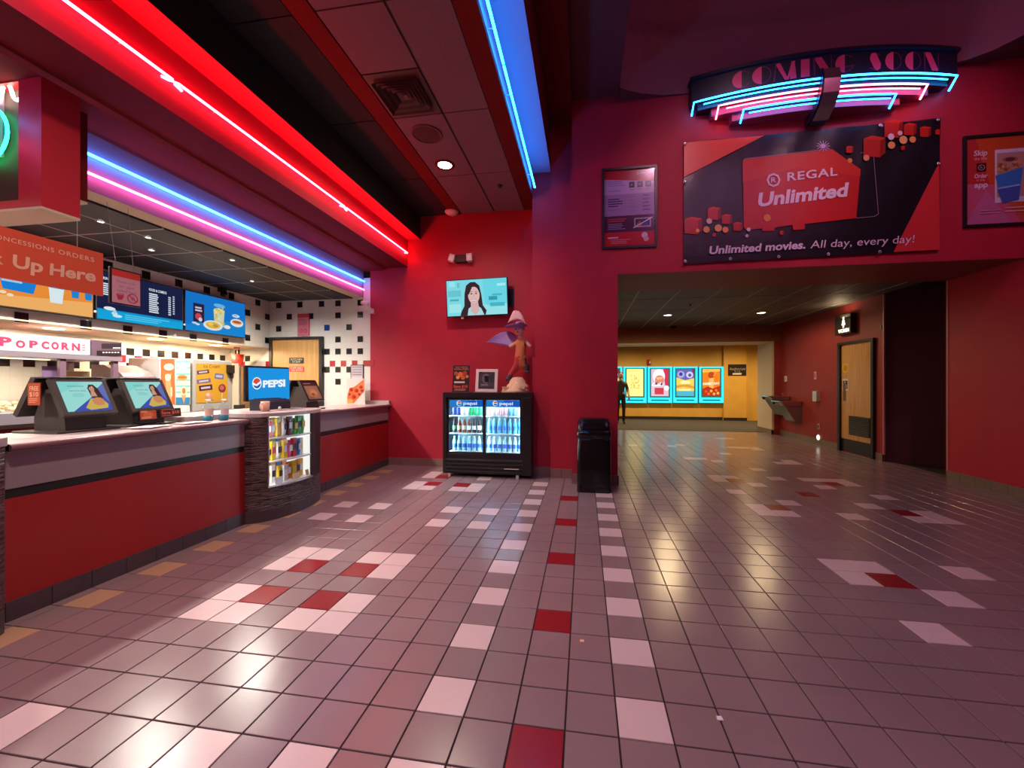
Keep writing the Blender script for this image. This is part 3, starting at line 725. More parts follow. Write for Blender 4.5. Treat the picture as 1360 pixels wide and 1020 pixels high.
# ------------------------------------------------------------------ framed posters on the front wall
def framed(name, label, x0, x1, z0, z1, Y, fw=.025, m=BLK, depth=.03):
    t = thing(name, label, 'poster', ((x0 + x1) / 2, Y, z0))
    mb = MB().box(x0, x1, Y - depth, Y, z1 - fw, z1, m).box(x0, x1, Y - depth, Y, z0, z0 + fw, m).box(x0, x0 + fw, Y - depth, Y, z0 + fw, z1 - fw, m).box(x1 - fw, x1, Y - depth, Y, z0 + fw, z1 - fw, m)
    obj('frame', mb, t)
    return t
t = framed('framed_poster', 'framed pale notice poster with three black icons on the pillar', .225, .925, 3.11, 4.17, YF, .03)
f = onUV((.25, YF - .008, 4.145), (.65, 0, 0), (0, 0, -1.01), 100, 150)
pr = Pr(f, rough=.18)
pr.rect(0, 0, 100, 150, 'd8b8cc'); pr.poly([(0, 0), (100, 0), (100, 26), (0, 17)], 'cf2b34'); pr.poly([(60, 0), (100, 0), (100, 26)], 'd0452c')
pr.text('REGAL', 72, 11, 94, 11, 4, 'eed0d0'); pr.ring(67, 9.3, 1.6, 2.4, 'eed0d0', 10)
for k in range(3):
    pr.rect(50 + k * 16, 25, 60.5 + k * 16, 36, '241a2c'); pr.text(('X', '3D', 'CE')[k], 52 + k * 16, 33, 58 + k * 16, 33, 5, 'd8c8d8'); pr.lines(51 + k * 16, 39, 60 + k * 16, 42, 1, 'a090a8')
pr.lines(8, 22, 44, 34, 3, 'a888a8', .3); pr.lines(8, 40, 34, 44, 1, 'a888a8', .4)
pr.rect(0, 48, 100, 90, 'b794b4'); pr.lines(8, 56, 40, 74, 4, '4a3850', .45); pr.lines(8, 77, 40, 82, 1, '9a7a98', .3)
for k in range(5): pr.lines(76, 51 + k * 7, 92, 55 + k * 7, 2, '6a5070', .5); pr.lines(50, 53 + k * 7, 68, 55 + k * 7, 1, '9a7a98', .5)
pr.rect(0, 90, 100, 122, '5d2c4c'); pr.lines(8, 95, 52, 103, 2, 'c84848', .6); pr.lines(8, 105, 48, 118, 4, 'b0a0b8', .35)
pr.rect(60, 96, 92, 114, 'e0b0a8'); pr.rect(62, 98, 90, 112, '3a3a68'); pr.poly([(62, 112), (70, 101), (78, 112)], 'c8603a'); pr.poly([(74, 112), (84, 104), (90, 112)], '5a4a90'); pr.line(58, 115, 95, 96, 2, 'f0e0e8')
pr.rect(0, 122, 100, 150, 'd03038'); pr.lines(8, 131, 36, 134, 1, 'f0d8d8', .8); pr.lines(14, 136, 60, 146, 3, 'e0a0a0', .3); pr.disc(80, 130, 6, 'f0d8d8'); pr.disc(83, 137, 5, 'e8b8b8')
pr.build('print', t)
obj('pane', MB().box(.255, .895, YF - .022, YF - .020, 3.14, 4.14, GLASS), t)
t = framed('framed_poster', 'framed orange poster with a phone and a blue popcorn bucket beside the banner', 4.352, 5.55, 3.15, 4.21, YF, .028)
f = onUV((4.38, YF - .008, 4.18), (1.14, 0, 0), (0, 0, -1.0), 114, 100)
pr = Pr(f, rough=.12)
pr.rect(0, 0, 114, 100, 'd8552c'); pr.poly([(0, 0), (10, 0), (26, 60), (0, 80)], 'cc3838'); pr.poly([(0, 52), (30, 55), (55, 100), (0, 100)], 'd8607c'); pr.poly([(0, 100), (20, 60), (46, 100)], 'd07098'); pr.poly([(30, 55), (50, 75), (60, 100), (55, 100)], 'd45a50')
pr.text('Skip', 8, 20, 21.5, 20, 6, 'f4d8dc', shear=.12, bold=.02); pr.text('the line', 8.5, 25, 21, 25, 3, 'f0c8cc', shear=.12)
pr.rect(11, 29, 20.5, 39, '3a1418'); pr.ring(15.8, 34, 2.8, 3.6, 'c89aa0', 8); pr.text('R', 14.6, 35.4, 17, 35.4, 2.8, 'c89aa0')
pr.text('Order', 8.5, 46, 21.5, 46, 4.6, 'f4d8dc', shear=.12, bold=.02); pr.text('in the', 11, 49.5, 19, 49.5, 2, 'f0c8cc', shear=.12); pr.text('app', 8.5, 57, 22, 57, 6, 'f4d8dc', shear=.12, bold=.03)
pr.rect(29, 15, 60, 76, 'e8dce4'); pr.rect(31, 19, 58, 70, 'c89484'); pr.disc(44, 27, 8, 'b86a58', ry=3); pr.disc(44, 27, 5, '6a3a48', ry=2.2)
random.seed(5)
for k in range(40): pr.disc(32 + random.random() * 22, 30 + random.random() * 10, 1.8, random.choice(('d8a06a', 'b87848', 'e0b080', '9a5a3a')), n=6)
pr.poly([(29, 45), (56, 37), (52, 74), (36, 77)], '3f83c8'); pr.poly([(31, 60), (53, 56), (52, 74), (36, 77)], '4a64b0'); pr.line(31, 60, 53, 57, 1.5, 'a8c8e8')
pr.lines(14, 84, 36, 90, 2, 'e4a0a0', .3); pr.lines(38, 82, 70, 90, 2, 'f0b8a8', .3)
pr.build('print', t)
obj('pane', MB().box(4.38, 5.52, YF - .022, YF - .020, 3.18, 4.18, GLASS), t)

# ================================================================== CONCESSION COUNTER
ZT = 1.0; XF = -3.2
LAMP = mat('grey_plum_laminate', (.30, .20, .23), .4, noise=.15, scale=160)
REDL = mat('red_laminate', (.36, .010, .012), .38, noise=.05, scale=60)
TOPM = mat('worktop_speckle', (.46, .36, .36), .3, noise=.12, scale=220)
NOSE = mat('worktop_nose', (.20, .085, .11), .35)
KICK = mat('kick_tile', (.075, .045, .055), .4, noise=.1, scale=25)
def cabinet(label, y0, y1):
    t = thing('counter_cabinet', label, 'counter', (XF - .3, (y0 + y1) / 2, 0))
    obj('carcass', MB().box(XF - .62, XF - .02, y0, y1, 0, .955, DKG), t)
    obj('upper_panel', MB().box(XF - .02, XF, y0, y1, .745, .955, LAMP), t)
    obj('black_strip', MB().box(XF - .02, XF - .006, y0, y1, .69, .745, BLK), t)
    obj('red_panel', MB().box(XF - .02, XF, y0, y1, .11, .69, REDL), t)
    n = round((y1 - y0) / .207); st = (y1 - y0) / n
    for k in range(n): obj('kick_tile', MB().box(XF - .02, XF + .006, y0 + st * k + .002, y0 + st * (k + 1) - .002, 0, .112, KICK), t)
    return t
def worktop(label, y0, y1):
    t = thing('worktop', label, 'worktop', (XF - .3, (y0 + y1) / 2, .955))
    obj('slab', MB().box(XF - .68, XF + .03, y0, y1, .955, ZT, TOPM), t)
    obj('nosing', MB().tube([(XF + .03, y0, .9785), (XF + .03, y1, .9785)], .0213, NOSE, 10), t)
    return t
cabinet('long red and grey counter cabinet carrying the two order screens', 1.765, 3.36)
worktop('long speckled worktop with plum nosing under the two order screens', 1.765, 3.36)
cabinet('red and grey counter cabinet between the candy case and the red wall', 4.36, 6.18)
worktop('speckled worktop between the candy case and the red wall', 4.36, 6.195)
tag(obj('backsplash', MB().box(-3.72, XF + .02, 6.165, 6.198, ZT, 1.06, TOPM)), 'low speckled backsplash where the worktop meets the wall', 'backsplash')
t = thing('raised_shelf', 'raised speckled shelf behind the candy case, carrying the blue drink screen', 'shelf', (-3.65, 3.7, 0))
obj('slab', MB().box(-3.9, -3.42, 2.98, 4.42, ZT + .001, 1.05, TOPM), t, bevel=.006)
obj('support', MB().box(-3.82, -3.43, 3.365, 4.355, 0, ZT, DKG), t)
# candy case with a bowed front
RIB = bpy.data.materials.new('ribbed_laminate'); RIB.use_nodes = True
nt = RIB.node_tree; b = nt.nodes['Principled BSDF']; b.inputs['Base Color'].default_value = (.045, .024, .028, 1); b.inputs['Roughness'].default_value = .45
ge = nt.nodes.new('ShaderNodeNewGeometry'); mp = nt.nodes.new('ShaderNodeMapping'); mp.inputs['Scale'].default_value = (2, 2, 14)
no = nt.nodes.new('ShaderNodeTexNoise'); no.inputs['Scale'].default_value = 5; no.inputs['Detail'].default_value = 3; no.inputs['Distortion'].default_value = .8
bp = nt.nodes.new('ShaderNodeBump'); bp.inputs['Strength'].default_value = 1; bp.inputs['Distance'].default_value = .03
nt.links.new(ge.outputs['Position'], mp.inputs[0]); nt.links.new(mp.outputs[0], no.inputs['Vector']); nt.links.new(no.outputs['Fac'], bp.inputs['Height']); nt.links.new(bp.outputs[0], b.inputs['Normal'])
ripple_glints = nt.nodes.new('ShaderNodeValToRGB'); ripple_glints.color_ramp.elements[0].color = (.014, .007, .009, 1); ripple_glints.color_ramp.elements[1].color = (.19, .11, .115, 1); ripple_glints.color_ramp.elements[0].position = .35; ripple_glints.color_ramp.elements[1].position = .68  # ripple highlights put into the colour, on top of the bump
nt.links.new(no.outputs['Fac'], ripple_glints.inputs[0]); nt.links.new(ripple_glints.outputs[0], b.inputs['Base Color'])
CY0, CY1 = 3.36, 4.36
def bow(y, d=.24):
    u = (y - (CY0 + CY1) / 2) / ((CY1 - CY0) / 2)
    return XF + .012 + d * max(0, 1 - u * u) ** .55
def bowpts(y0, y1, n=16, d=.24): return [(bow(y0 + (y1 - y0) * k / n, d), y0 + (y1 - y0) * k / n) for k in range(n + 1)]
def find(pxx):
    best = min((abs(px(Vector((bow(y), y, .7)))[0] - pxx), y) for y in [CY0 + .005 * k for k in range(200)]); return best[1]
GY0, GY1 = find(356), min(find(415), 4.30)
t = thing('candy_display_case', 'bow-fronted dark ribbed candy display case lit from inside', 'display case', (XF - .2, 3.86, 0))
def bowslab(y0, y1, z0, z1, m, back, d=.24, n=16):
    p = bowpts(y0, y1, n, d); return MB().prism([(x, y, z0) for x, y in p] + [(back, y1, z0), (back, y0, z0)], (0, 0, z1 - z0), m)
obj('plinth', bowslab(CY0, CY1, 0, .11, KICK, XF - .21), t)
obj('body', bowslab(CY0, CY1, .11, .325, RIB, XF - .21), t)
obj('side_panel', bowslab(CY0, GY0, .325, 1.015, RIB, XF - .21, n=8), t)
obj('side_panel', bowslab(GY1, CY1, .325, 1.015, mat('case_frame', (.02, .012, .014), .4), XF - .21, n=6), t)
obj('top', bowslab(CY0 + .0, CY1, 1.015, 1.05, TOPM, XF - .205, .26), t)
obj('back_panel', MB().box(XF - .20, XF - .19, GY0, GY1, .325, 1.015, emat('case_lit_glow', (1, .97, .88), 2.2)), t)  # white back panel glows to stand for the LED light on it
SHW = mat('case_shelf', (.75, .76, .78), .2)
for z in (.327, .56, .79):
    obj('shelf', bowslab(GY0 + .002, GY1 - .002, z, z + .012, SHW, XF - .19, .225), t)
for y in (GY0 + .006,):
    obj('led_strip', MB().box(bow(y) - .03, bow(y) - .012, y - .003, y + .003, .34, 1.0, emat('case_led', (.95, .97, 1), 20)), t)
gp = bowpts(GY0, GY1, 16)
mb = MB()
for (a, b_), (c, d) in zip(gp, gp[1:]): mb.add([(a - .004, b_, .327), (c - .004, d, .327), (c - .004, d, 1.013), (a - .004, b_, 1.013)], [(0, 1, 2, 3)], GLASS, True)
obj('glass_front', mb, t)
obj('glow_liner', MB().box(XF - .188, bow(GY1) - .03, GY1 - .006, GY1 - .002, .34, 1.01, emat('liner_lit_glow', (1, .97, .88), 1.0)), t)  # glowing liner added so the case side reads as lit
obj('edge_trim', MB().tube([(bow(GY0) + .003, GY0, .325), (bow(GY0) + .003, GY0, 1.015)], .008, STEEL, 8), t)
obj('edge_trim', MB().tube([(x + .002, y, .325) for x, y in gp], .008, STEEL, 8), t)
# packs in the case
random.seed(11)
PC = [('red', 'c0202c'), ('yellow', 'e8c020'), ('green', '58b030'), ('white', 'e8e4dc'), ('blue', '2c6cc0'), ('brown', '5a3420'), ('orange', 'e07a1c'), ('pink', 'd85a80')]
rows = {.339: ['pink', 'white', 'yellow', 'white', 'orange', 'yellow', 'orange', 'yellow'], .572: ['white', 'yellow', 'white', 'yellow', 'pink', 'red', 'blue', 'white'], .802: ['red', 'white', 'yellow', 'white', 'brown', 'green', 'green', 'green']}
names = {.339: 'bottom', .572: 'middle', .802: 'top'}
pcd = dict(PC)
for z, cols in rows.items():
    n = len(cols)
    for k, c in enumerate(cols):
        y = GY0 + .03 + (GY1 - GY0 - .06) * (k + .5) / n
        hh = random.uniform(.16, .205); wd = (GY1 - GY0 - .05) / n * .49; x = bow(y, .225) - .075 - random.random() * .03
        tk = thing('candy_pack', f'{c} candy pack on the {names[z]} shelf of the lit display case', 'candy', (x, y, z), f'{c} candy packs, {names[z]} shelf')
        m = mat('wrap_' + c, pcd[c], .25); bag = (k + int(z * 10)) % 2
        if bag:
            def fn(u, v, x=x, y=y, hh=hh, wd=wd, z=z):
                q = math.sin(math.pi * v) ** .5 if 0 < v < 1 else 0; a = 2 * math.pi * u
                return Vector((x + .022 * q * math.cos(a), y + wd * (1 - .1 * q) * math.sin(a), z + hh * v))
            obj('wrapper', MB().grid(fn, 12, 6, m), tk)
        else: obj('carton', MB().box(x - .018, x + .018, y - wd, y + wd, z, z + hh, m), tk, bevel=.003)
        lc = random.choice(('f0f0e8', '30202c', 'd8302c', 'f0d040'))
        obj('label_print', MB().box(x + .0185 if not bag else x + .0225, x + .0195 if not bag else x + .0235, y - wd * .7, y + wd * .7, z + hh * .35, z + hh * .7, ink(lc)), tk)
for z, cols in {.339: ['red', 'green', 'yellow', 'blue', 'orange'], .572: ['blue', 'pink', 'green', 'blue', 'pink'], .802: ['yellow', 'brown', 'yellow', 'green', 'white']}.items():
    for k, c in enumerate(cols):
        y = GY1 - .045 - (4 - k) * .075; x = XF - .10 + k * .004; hh = random.uniform(.17, .205); wd = .034
        tk = thing('candy_pack', f'{c} candy carton at the back of the {names[z]} shelf of the lit case', 'candy', (x, y, z), f'{c} back cartons, {names[z]} shelf')
        obj('carton', MB().box(x - .02, x + .02, y - wd, y + wd, z, z + hh, mat('wrap_' + c, pcd[c], .25)), tk, bevel=.003)
        obj('label_print', MB().box(x - .012, x + .012, y - wd - .001, y - wd, z + hh * .3, z + hh * .75, ink(random.choice(('f0f0e8', 'd8302c', 'f0d040', '3060b0')))), tk)
for k in range(3):
    y = GY0 + .12 + k * .2; x = bow(y, .225) - .02
    tc = tag(obj('price_card', MB().prism([(x, y - .05, .34), (x, y + .05, .34), (x - .012, y + .05, .4), (x - .012, y - .05, .4)], (-.003, 0, 0), ink(('c8c8c8', 'd8b080', 'c88a60')[k]))), 'small price card standing on the bottom shelf of the candy case, ' + ('grey', 'tan', 'brown')[k], 'card')
# neighbouring dark ribbed case whose corner shows at the end of the long counter
t = thing('candy_display_case', 'dark ribbed display case joined to the open end of the long counter', 'display case', (XF - .2, 1.2, 0))
def bow2(y):
    u = (y - 1.26) / .5; return XF + .012 + .24 * max(0, 1 - u * u) ** .55
p2 = [(bow2(.76 + 1.0 * k / 16), .76 + 1.0 * k / 16) for k in range(17)]
obj('plinth', MB().prism([(x, y, 0) for x, y in p2] + [(XF - .6, 1.76, 0), (XF - .6, .76, 0)], (0, 0, .11), KICK), t)
obj('body', MB().prism([(x, y, .11) for x, y in p2] + [(XF - .6, 1.76, .11), (XF - .6, .76, .11)], (0, 0, .895), RIB), t)
obj('top', MB().prism([(x + .02, y, 1.005) for x, y in p2] + [(XF - .15, 1.76, 1.005), (XF - .15, .76, 1.005)], (0, 0, .045), TOPM), t)

# ------------------------------------------------------------------ order terminals
def tilted(top, bot, y0, y1, th, m):
    (xa, za), (xb, zb) = top, bot
    d = Vector((xb - xa, 0, zb - za)).normalized(); n = Vector((-d.z, 0, d.x))
    if (n.x > 0) != (xb > xa): n = -n
    A, B = Vector((xa, 0, za)), Vector((xb, 0, zb))
    return MB().prism([Vector((p.x, y0, p.z)) for p in (A, B, B - n * th, A - n * th)], (0, y1 - y0, 0), m), n
BRN = mat('terminal_shell', (.05, .038, .034), .45)
def terminal(y0, label, art):
    w_ = .32; yc = y0 + w_ / 2
    t = thing('order_terminal', label, 'terminal', (-3.68, yc, ZT if y0 < 4 else ZT))
    obj('base_plate', MB().box(-3.86, -3.47, yc - .2, yc + .17, ZT, ZT + .014, BRN), t, bevel=.005)
    obj('pedestal', MB().prism([(-3.80, yc - .12, ZT + .014), (-3.53, yc - .12, ZT + .014), (-3.55, yc - .12, 1.22), (-3.63, yc - .12, 1.30), (-3.72, yc - .12, 1.30), (-3.80, yc - .12, 1.1)], (0, .24, 0), BRN), t, bevel=.008)
    top, bot = (-3.605, 1.375), (-3.475, 1.115)
    mb, n = tilted(top, bot, y0, y0 + w_, .035, BRN); s = obj('customer_screen', mb, t, bevel=.008)
    mb, n2 = tilted((-3.745, 1.385), (-3.90, 1.125), y0 - .01, y0 + w_ - .01, .04, BRN); o = obj('operator_screen', mb, t, bevel=.008)
    mb, n3 = tilted((-3.735, 1.375), (-3.85, 1.16), y0 + .03, y0 + w_ - .05, .03, DKG); obj('screen_back', mb, o)
    obj('screen_shelf', MB().box(-3.76, -3.60, y0 - .005, y0 + w_ - .015, 1.372, 1.385, DKG), t, bevel=.004)
    d = Vector((bot[0] - top[0], 0, bot[1] - top[1]))
    O = Vector((top[0], y0, top[1])) + d * .09 + Vector((0, .028, 0)) + n * .001
    art(s, onUV(O, (0, w_ - .056, 0), d * .80, 100, 78), t, O, d, n)
    return t
def art_hero(s, f, t, O, d, n):
    pr = Pr(f, e=.85)
    pr.rect(0, 0, 100, 78, '8fe0dc'); pr.poly([(0, 78), (20, 78), (100, 20), (100, 0), (60, 0), (0, 30)], 'a4e6e0')
    pr.poly([(12, 78), (62, 42), (74, 22), (100, 10), (100, 78)], '4558b8'); pr.poly([(80, 20), (100, 4), (100, 60), (92, 44)], '6e78c0')
    pr.poly([(62, 40), (60, 18), (66, 8), (76, 8), (84, 20), (88, 44), (74, 50)], '4a3038'); pr.disc(69, 19, 6, 'd8a080', ry=8.5); pr.poly([(65, 26), (73, 26), (76, 40), (62, 40)], 'd8a080'); pr.poly([(62, 22), (64, 9), (74, 8), (70, 13), (64, 16)], '4a3038'); pr.disc(67, 19, .9, '3a2428', n=8); pr.disc(72, 19, .9, '3a2428', n=8); pr.line(67, 24, 72, 24, .8, 'a84a48')
    pr.poly([(40, 70), (58, 46), (82, 44), (94, 62), (90, 72), (50, 76)], 'd8b860'); pr.disc(74, 54, 14, 'd89060', ry=11)
    pr.lines(18, 10, 54, 16, 2, '5ab0a8', .4, e=.85); pr.text('thank you for coming', 18, 26, 54, 26, 3.6, '3a6870'); pr.lines(22, 32, 50, 42, 3, '6ac0b8', .3)
    pr.build('screen_print', s)
def art_promo(s, f, t, O, d, n):
    pr = Pr(f, rough=.3)
    pr.rect(-6, -6, 106, 84, '3c2420'); pr.rect(2, 16, 98, 80, 'b8927c'); pr.rect(0, 0, 92, 12, '5a2c3c'); pr.lines(6, 3, 60, 9, 1, 'c89098', .8)
    pr.disc(50, 52, 34, 'd8a068', ry=22); pr.disc(52, 50, 22, 'e8b880', ry=12); pr.disc(44, 58, 12, 'a85a3a', ry=7); pr.lines(10, 70, 60, 78, 2, '704030', .4)
    pr.build('screen_print', s)
def card(t, y0, y1, z0, z1, x, kind):
    f = onUV((x, y0, z1), (0, y1 - y0, 0), (.01, 0, z0 - z1), 100, 100 * (z1 - z0) / (y1 - y0))
    hh = 100 * (z1 - z0) / (y1 - y0)
    o = obj('promo_card', MB().box(x - .006, x - .002, y0, y1, z0, z1, ink('2a1210')), t)
    pr = Pr(f); pr.rect(0, 0, 100, hh, '2c1210')
    if kind == 's': pr.text('Save $10', 8, hh * .62, 92, hh * .62, hh * .34, 'e86038', bold=.03); pr.lines(8, hh * .08, 92, hh * .2, 1, 'e88060'); pr.lines(8, hh * .76, 80, hh * .92, 1, 'c86048')
    else: pr.rect(4, 4, 96, hh - 4, 'b8502c'); pr.disc(50, hh * .5, 30, 'd86a3a', ry=hh * .3); pr.lines(10, hh * .1, 60, hh * .3, 2, 'f0b080', .5); pr.lines(10, hh * .7, 70, hh * .9, 2, 'f0d0b0', .4)
    pr.build('card_print', o)
t = terminal(2.2, 'black two-sided order terminal with wide base, near the open counter end', art_hero)
o = obj('promo_card', MB().box(-3.74, -3.63, 2.172, 2.176, 1.19, 1.345, ink('7a2c18')), t)
pr = Pr(onUV((-3.74, 2.1715, 1.345), (.11, 0, 0), (0, 0, -.155), 100, 140)); pr.rect(4, 4, 96, 136, 'b04a28'); pr.text('FREE', 16, 48, 84, 48, 26, 'e8c0a0'); pr.text('$10', 16, 84, 84, 84, 26, 'e8c0a0'); pr.lines(12, 96, 88, 128, 3, 'd89070', .5); pr.build('card_print', o)
t2 = terminal(2.615, 'black two-sided order terminal with promo cards under its screen', art_hero)
card(t2, 2.63, 2.76, 1.05, 1.13, -3.44, 'p'); card(t2, 2.775, 2.95, 1.06, 1.13, -3.435, 's')
t3 = terminal(4.62, 'black order terminal showing a brown food advert, near the tiled end wall', art_promo)
# big drink monitor and the printer in front
t = thing('drink_monitor', 'large bright blue screen with a drink logo on the raised shelf', 'monitor', (-3.6, 4.08, 1.05))
obj('shell', MB().box(-3.60, -3.57, 3.76, 4.40, 1.145, 1.535, BLK), t, bevel=.008)
obj('stand', MB().box(-3.66, -3.58, 3.95, 4.2, 1.05, 1.16, BLK), t, bevel=.01)
pr = Pr(onX(-3.568, K(200, 450, .17647)), e=1.0)
pr.poly([(735, 216), (1044, 227), (1046, 452), (739, 462)], '1f93e0')
pr.disc(800, 335, 35, 'f4f8fc', ry=46, n=24); pr.disc(800, 335, 29, '1c5cb0', ry=38, n=24); pr.disc(800, 333, 29, 'd84a3c', ry=37, n=14, a0=10, a1=190); pr.poly([(772, 328), (795, 342), (828, 316), (829, 334), (800, 356), (772, 348)], 'f4f8fc')
pr.text('PEPSI', 845, 364, 1013, 356, 48, 'eef6fc', bold=.05)
pr.build('screen_print', t)
t = thing('receipt_printer', 'low black receipt printer in front of the blue drink screen', 'printer', (-3.43, 3.95, 1.05))
obj('body', MB().prism([(-3.52, 3.76, 1.05), (-3.36, 3.76, 1.05), (-3.36, 3.76, 1.13), (-3.42, 3.76, 1.17), (-3.52, 3.76, 1.17)], (0, .4, 0), mat('printer_navy', (.014, .014, .03), .4)), t, bevel=.01)
obj('lid', MB().box(-3.51, -3.44, 3.8, 4.1, 1.17, 1.178, DKG), t)
t = thing('mug', 'small peach mug with a handle on the candy case top', 'mug', (-3.28, 3.70, 1.05))
PE = mat('peach_ceramic', (.72, .40, .30), .35)
obj('cup', MB().lathe([(0, .003), (.036, .003), (.042, .105), (.038, .105), (.033, .01), (0, .01)], (-3.28, 3.70, 1.05), PE, 18), t)
obj('handle', MB().tube([(-3.28, 3.66, 1.135), (-3.275, 3.635, 1.13), (-3.272, 3.625, 1.105), (-3.275, 3.635, 1.08), (-3.28, 3.663, 1.07)], .006, PE, 6), t)
t = thing('small_stand', 'small pale card holder lying beside the peach mug', 'card', (-3.26, 3.86, 1.05))
obj('tray', MB().box(-3.31, -3.22, 3.80, 4.02, 1.05, 1.06, mat('pale_pink_card', (.7, .5, .5), .5)), t)
obj('knob', MB().ball((-3.28, 3.90, 1.075), .016, WHITEP, 10, 6), t)
# sanitizer bottles
LIQ = mat('blue_gel', (.05, .30, .45), .15); CLR = glassmat('clear_plastic', (.9, .95, .97))
def sani(x, y, label, mcap):
    t = thing('sanitizer_bottle', label, 'bottle', (x, y, ZT))
    obj('bottle', MB().lathe([(0, .002), (.038, .002), (.04, .01), (.04, .12), (.03, .14), (.014, .15), (.014, .165)], (x, y, ZT), CLR, 16), t)
    obj('gel', MB().lathe([(0, .004), (.036, .004), (.037, .05), (0, .05)], (x, y, ZT), LIQ, 16), t)
    obj('label_print', MB().lathe([(.0405, .05), (.0405, .115)], (x, y, ZT), mcap, 16, arc=(-1.4, 1.2)), t)
    obj('pump', MB().tube([(x, y, ZT + .16), (x, y, ZT + .185)], .008, WHITEP, 8).box(x - .012, x + .04, y - .014, y + .014, ZT + .183, ZT + .197, WHITEP), t)
sani(-3.30, 3.235, 'clear pump bottle with blue gel, at the end of the long worktop', mat('label_white', (.75, .6, .6), .4))
sani(-3.365, 3.14, 'clear pump bottle standing behind the blue gel bottle', mat('label_peach', (.8, .55, .42), .4))
PAP = mat('paper_pink', (.78, .62, .64), .6)
def papers(x, y, label, n=4):
    t = thing('paper_stack', label, 'papers', (x, y, ZT))
    random.seed(int(y * 100))
    for k in range(n):
        mb = MB().box(-.07, .07, -.1, .1, 0, .003, mat(f'paper_{k % 3}', ('d8c4c8', 'c8a0b8', 'e0d0c4')[k % 3], .6))
        mb.xf(Matrix.Translation((x + random.uniform(-.02, .02), y + random.uniform(-.03, .03), ZT + .0032 * k)) @ Matrix.Rotation(random.uniform(-.4, .4), 4, 'Z')); obj('sheet', mb, t)
papers(-3.30, 2.60, 'pink and white paper sheets in front of the screen with wide base')
papers(-3.30, 2.93, 'pink paper sheets beside the sanitizer bottles on the worktop')
papers(-3.28, 4.72, 'few paper sheets on the worktop beside the candy case', 3)
# food picture standee and notices at the tiled end wall
t = thing('food_standee', 'upright clear card with a pizza picture on the worktop end', 'sign', (-3.70, 6.0, ZT))
pr = Pr(onY(6.02, K(370, 480, .11765)), rough=.3)
obj('card', MB().box(*[AY(461, 520, 6.03).x, AY(485, 520, 6.03).x], 6.024, 6.03, ZT, 1.42, mat('card_pinkwhite', (.75, .62, .6), .4)), t)
pr.poly([(775, 470), (775, 400), (800, 300), (850, 290), (960, 205), (965, 330), (850, 470)], 'd86a3a'); pr.poly([(850, 330), (900, 260), (955, 240), (960, 340), (900, 400)], 'e07a4a')
for x, y, r in ((820, 320, 22), (880, 330, 25), (930, 290, 22), (850, 400, 26), (910, 370, 18), (940, 330, 18), (800, 370, 18)): pr.disc(x, y, r, 'b83828', n=10); pr.disc(x + 6, y + 4, r * .5, '8a2018', n=8)
pr.poly([(775, 470), (780, 420), (830, 430), (845, 450), (830, 470)], 'f09a54')
pr.build('print', t)
def notice(name, label, pxs, Y, paint, fw=.012, frame=BLK):
    (x0, y0), (x1, y1) = pxs; a, b_ = AY(x0, y0, Y), AY(x1, y1, Y)
    t = thing(name, label, 'notice', ((a.x + b_.x) / 2, Y, b_.z))
    obj('backing', MB().box(a.x, b_.x, Y - .008, Y, b_.z, a.z, frame), t)
    W_, H_ = b_.x - a.x - 2 * fw, a.z - b_.z - 2 * fw
    pr = Pr(onUV((a.x + fw, Y - .009, a.z - fw), (W_, 0, 0), (0, 0, -H_), 100, 100 * H_ / W_)); paint(pr, 100 * H_ / W_); pr.build('print', t); return t
def p_grey(pr, h):
    pr.rect(0, 0, 100, h, 'c4bcc4')
    for k in range(4): pr.rect(8, h * (.1 + .18 * k), 92, h * (.14 + .18 * k), '6a6470')
    pr.rect(0, h * .78, 100, h, 'd8ccd8')
notice('wall_notice', 'framed grey notice on the white tiled wall above the pizza card', ((466, 484.5), (483, 505)), 6.195, p_grey)
def p_pink(pr, h):
    pr.rect(0, 0, 100, h, 'c87088'); pr.rect(0, 0, 100, h * .16, 'c83038'); pr.lines(12, h * .24, 88, h * .55, 4, 'a04868', .5); pr.ring(30, h * .78, 10, 16, 'b02840'); pr.ring(70, h * .78, 10, 16, 'b02840')
notice('wall_notice', 'pink printed notice on the white tiles above the wooden door', ((395.5, 417), (411, 446)), 6.19, p_pink, .004, ink('c83038'))
# wooden door in the tiled end wall
def woodmat(name, c1, c2, ax='Z'):
    m = bpy.data.materials.new(name); m.use_nodes = True; MATS[name] = m; nt = m.node_tree; b = nt.nodes['Principled BSDF']; L = nt.links.new
    ge = nt.nodes.new('ShaderNodeNewGeometry'); mp = nt.nodes.new('ShaderNodeMapping'); mp.inputs['Scale'].default_value = (14, 14, .8)
    no = nt.nodes.new('ShaderNodeTexNoise'); no.inputs['Scale'].default_value = 2.2; no.inputs['Detail'].default_value = 6; no.inputs['Distortion'].default_value = .5
    r = nt.nodes.new('ShaderNodeValToRGB'); r.color_ramp.elements[0].color = (*c1, 1); r.color_ramp.elements[1].color = (*c2, 1); r.color_ramp.elements[0].position = .35; r.color_ramp.elements[1].position = .65
    L(ge.outputs['Position'], mp.inputs[0]); L(mp.outputs[0], no.inputs['Vector']); L(no.outputs['Fac'], r.inputs[0]); L(r.outputs[0], b.inputs['Base Color']); b.inputs['Roughness'].default_value = .35; return m
OAK = woodmat('oak_veneer', (.46, .25, .08), (.56, .33, .12))
d1 = struct('door_1', MB().box(-5.32, -4.43, 6.16, 6.20, .01, 2.09, OAK))
mb = MB().box(-5.375, -5.32, 6.14, 6.20, 0, 2.135, BLK).box(-4.43, -4.375, 6.14, 6.20, 0, 2.135, BLK).box(-5.32, -4.43, 6.14, 6.20, 2.09, 2.135, BLK)
obj('door_frame', mb, d1)
pr = Pr(onY(6.155, K(200, 450, .17647)))
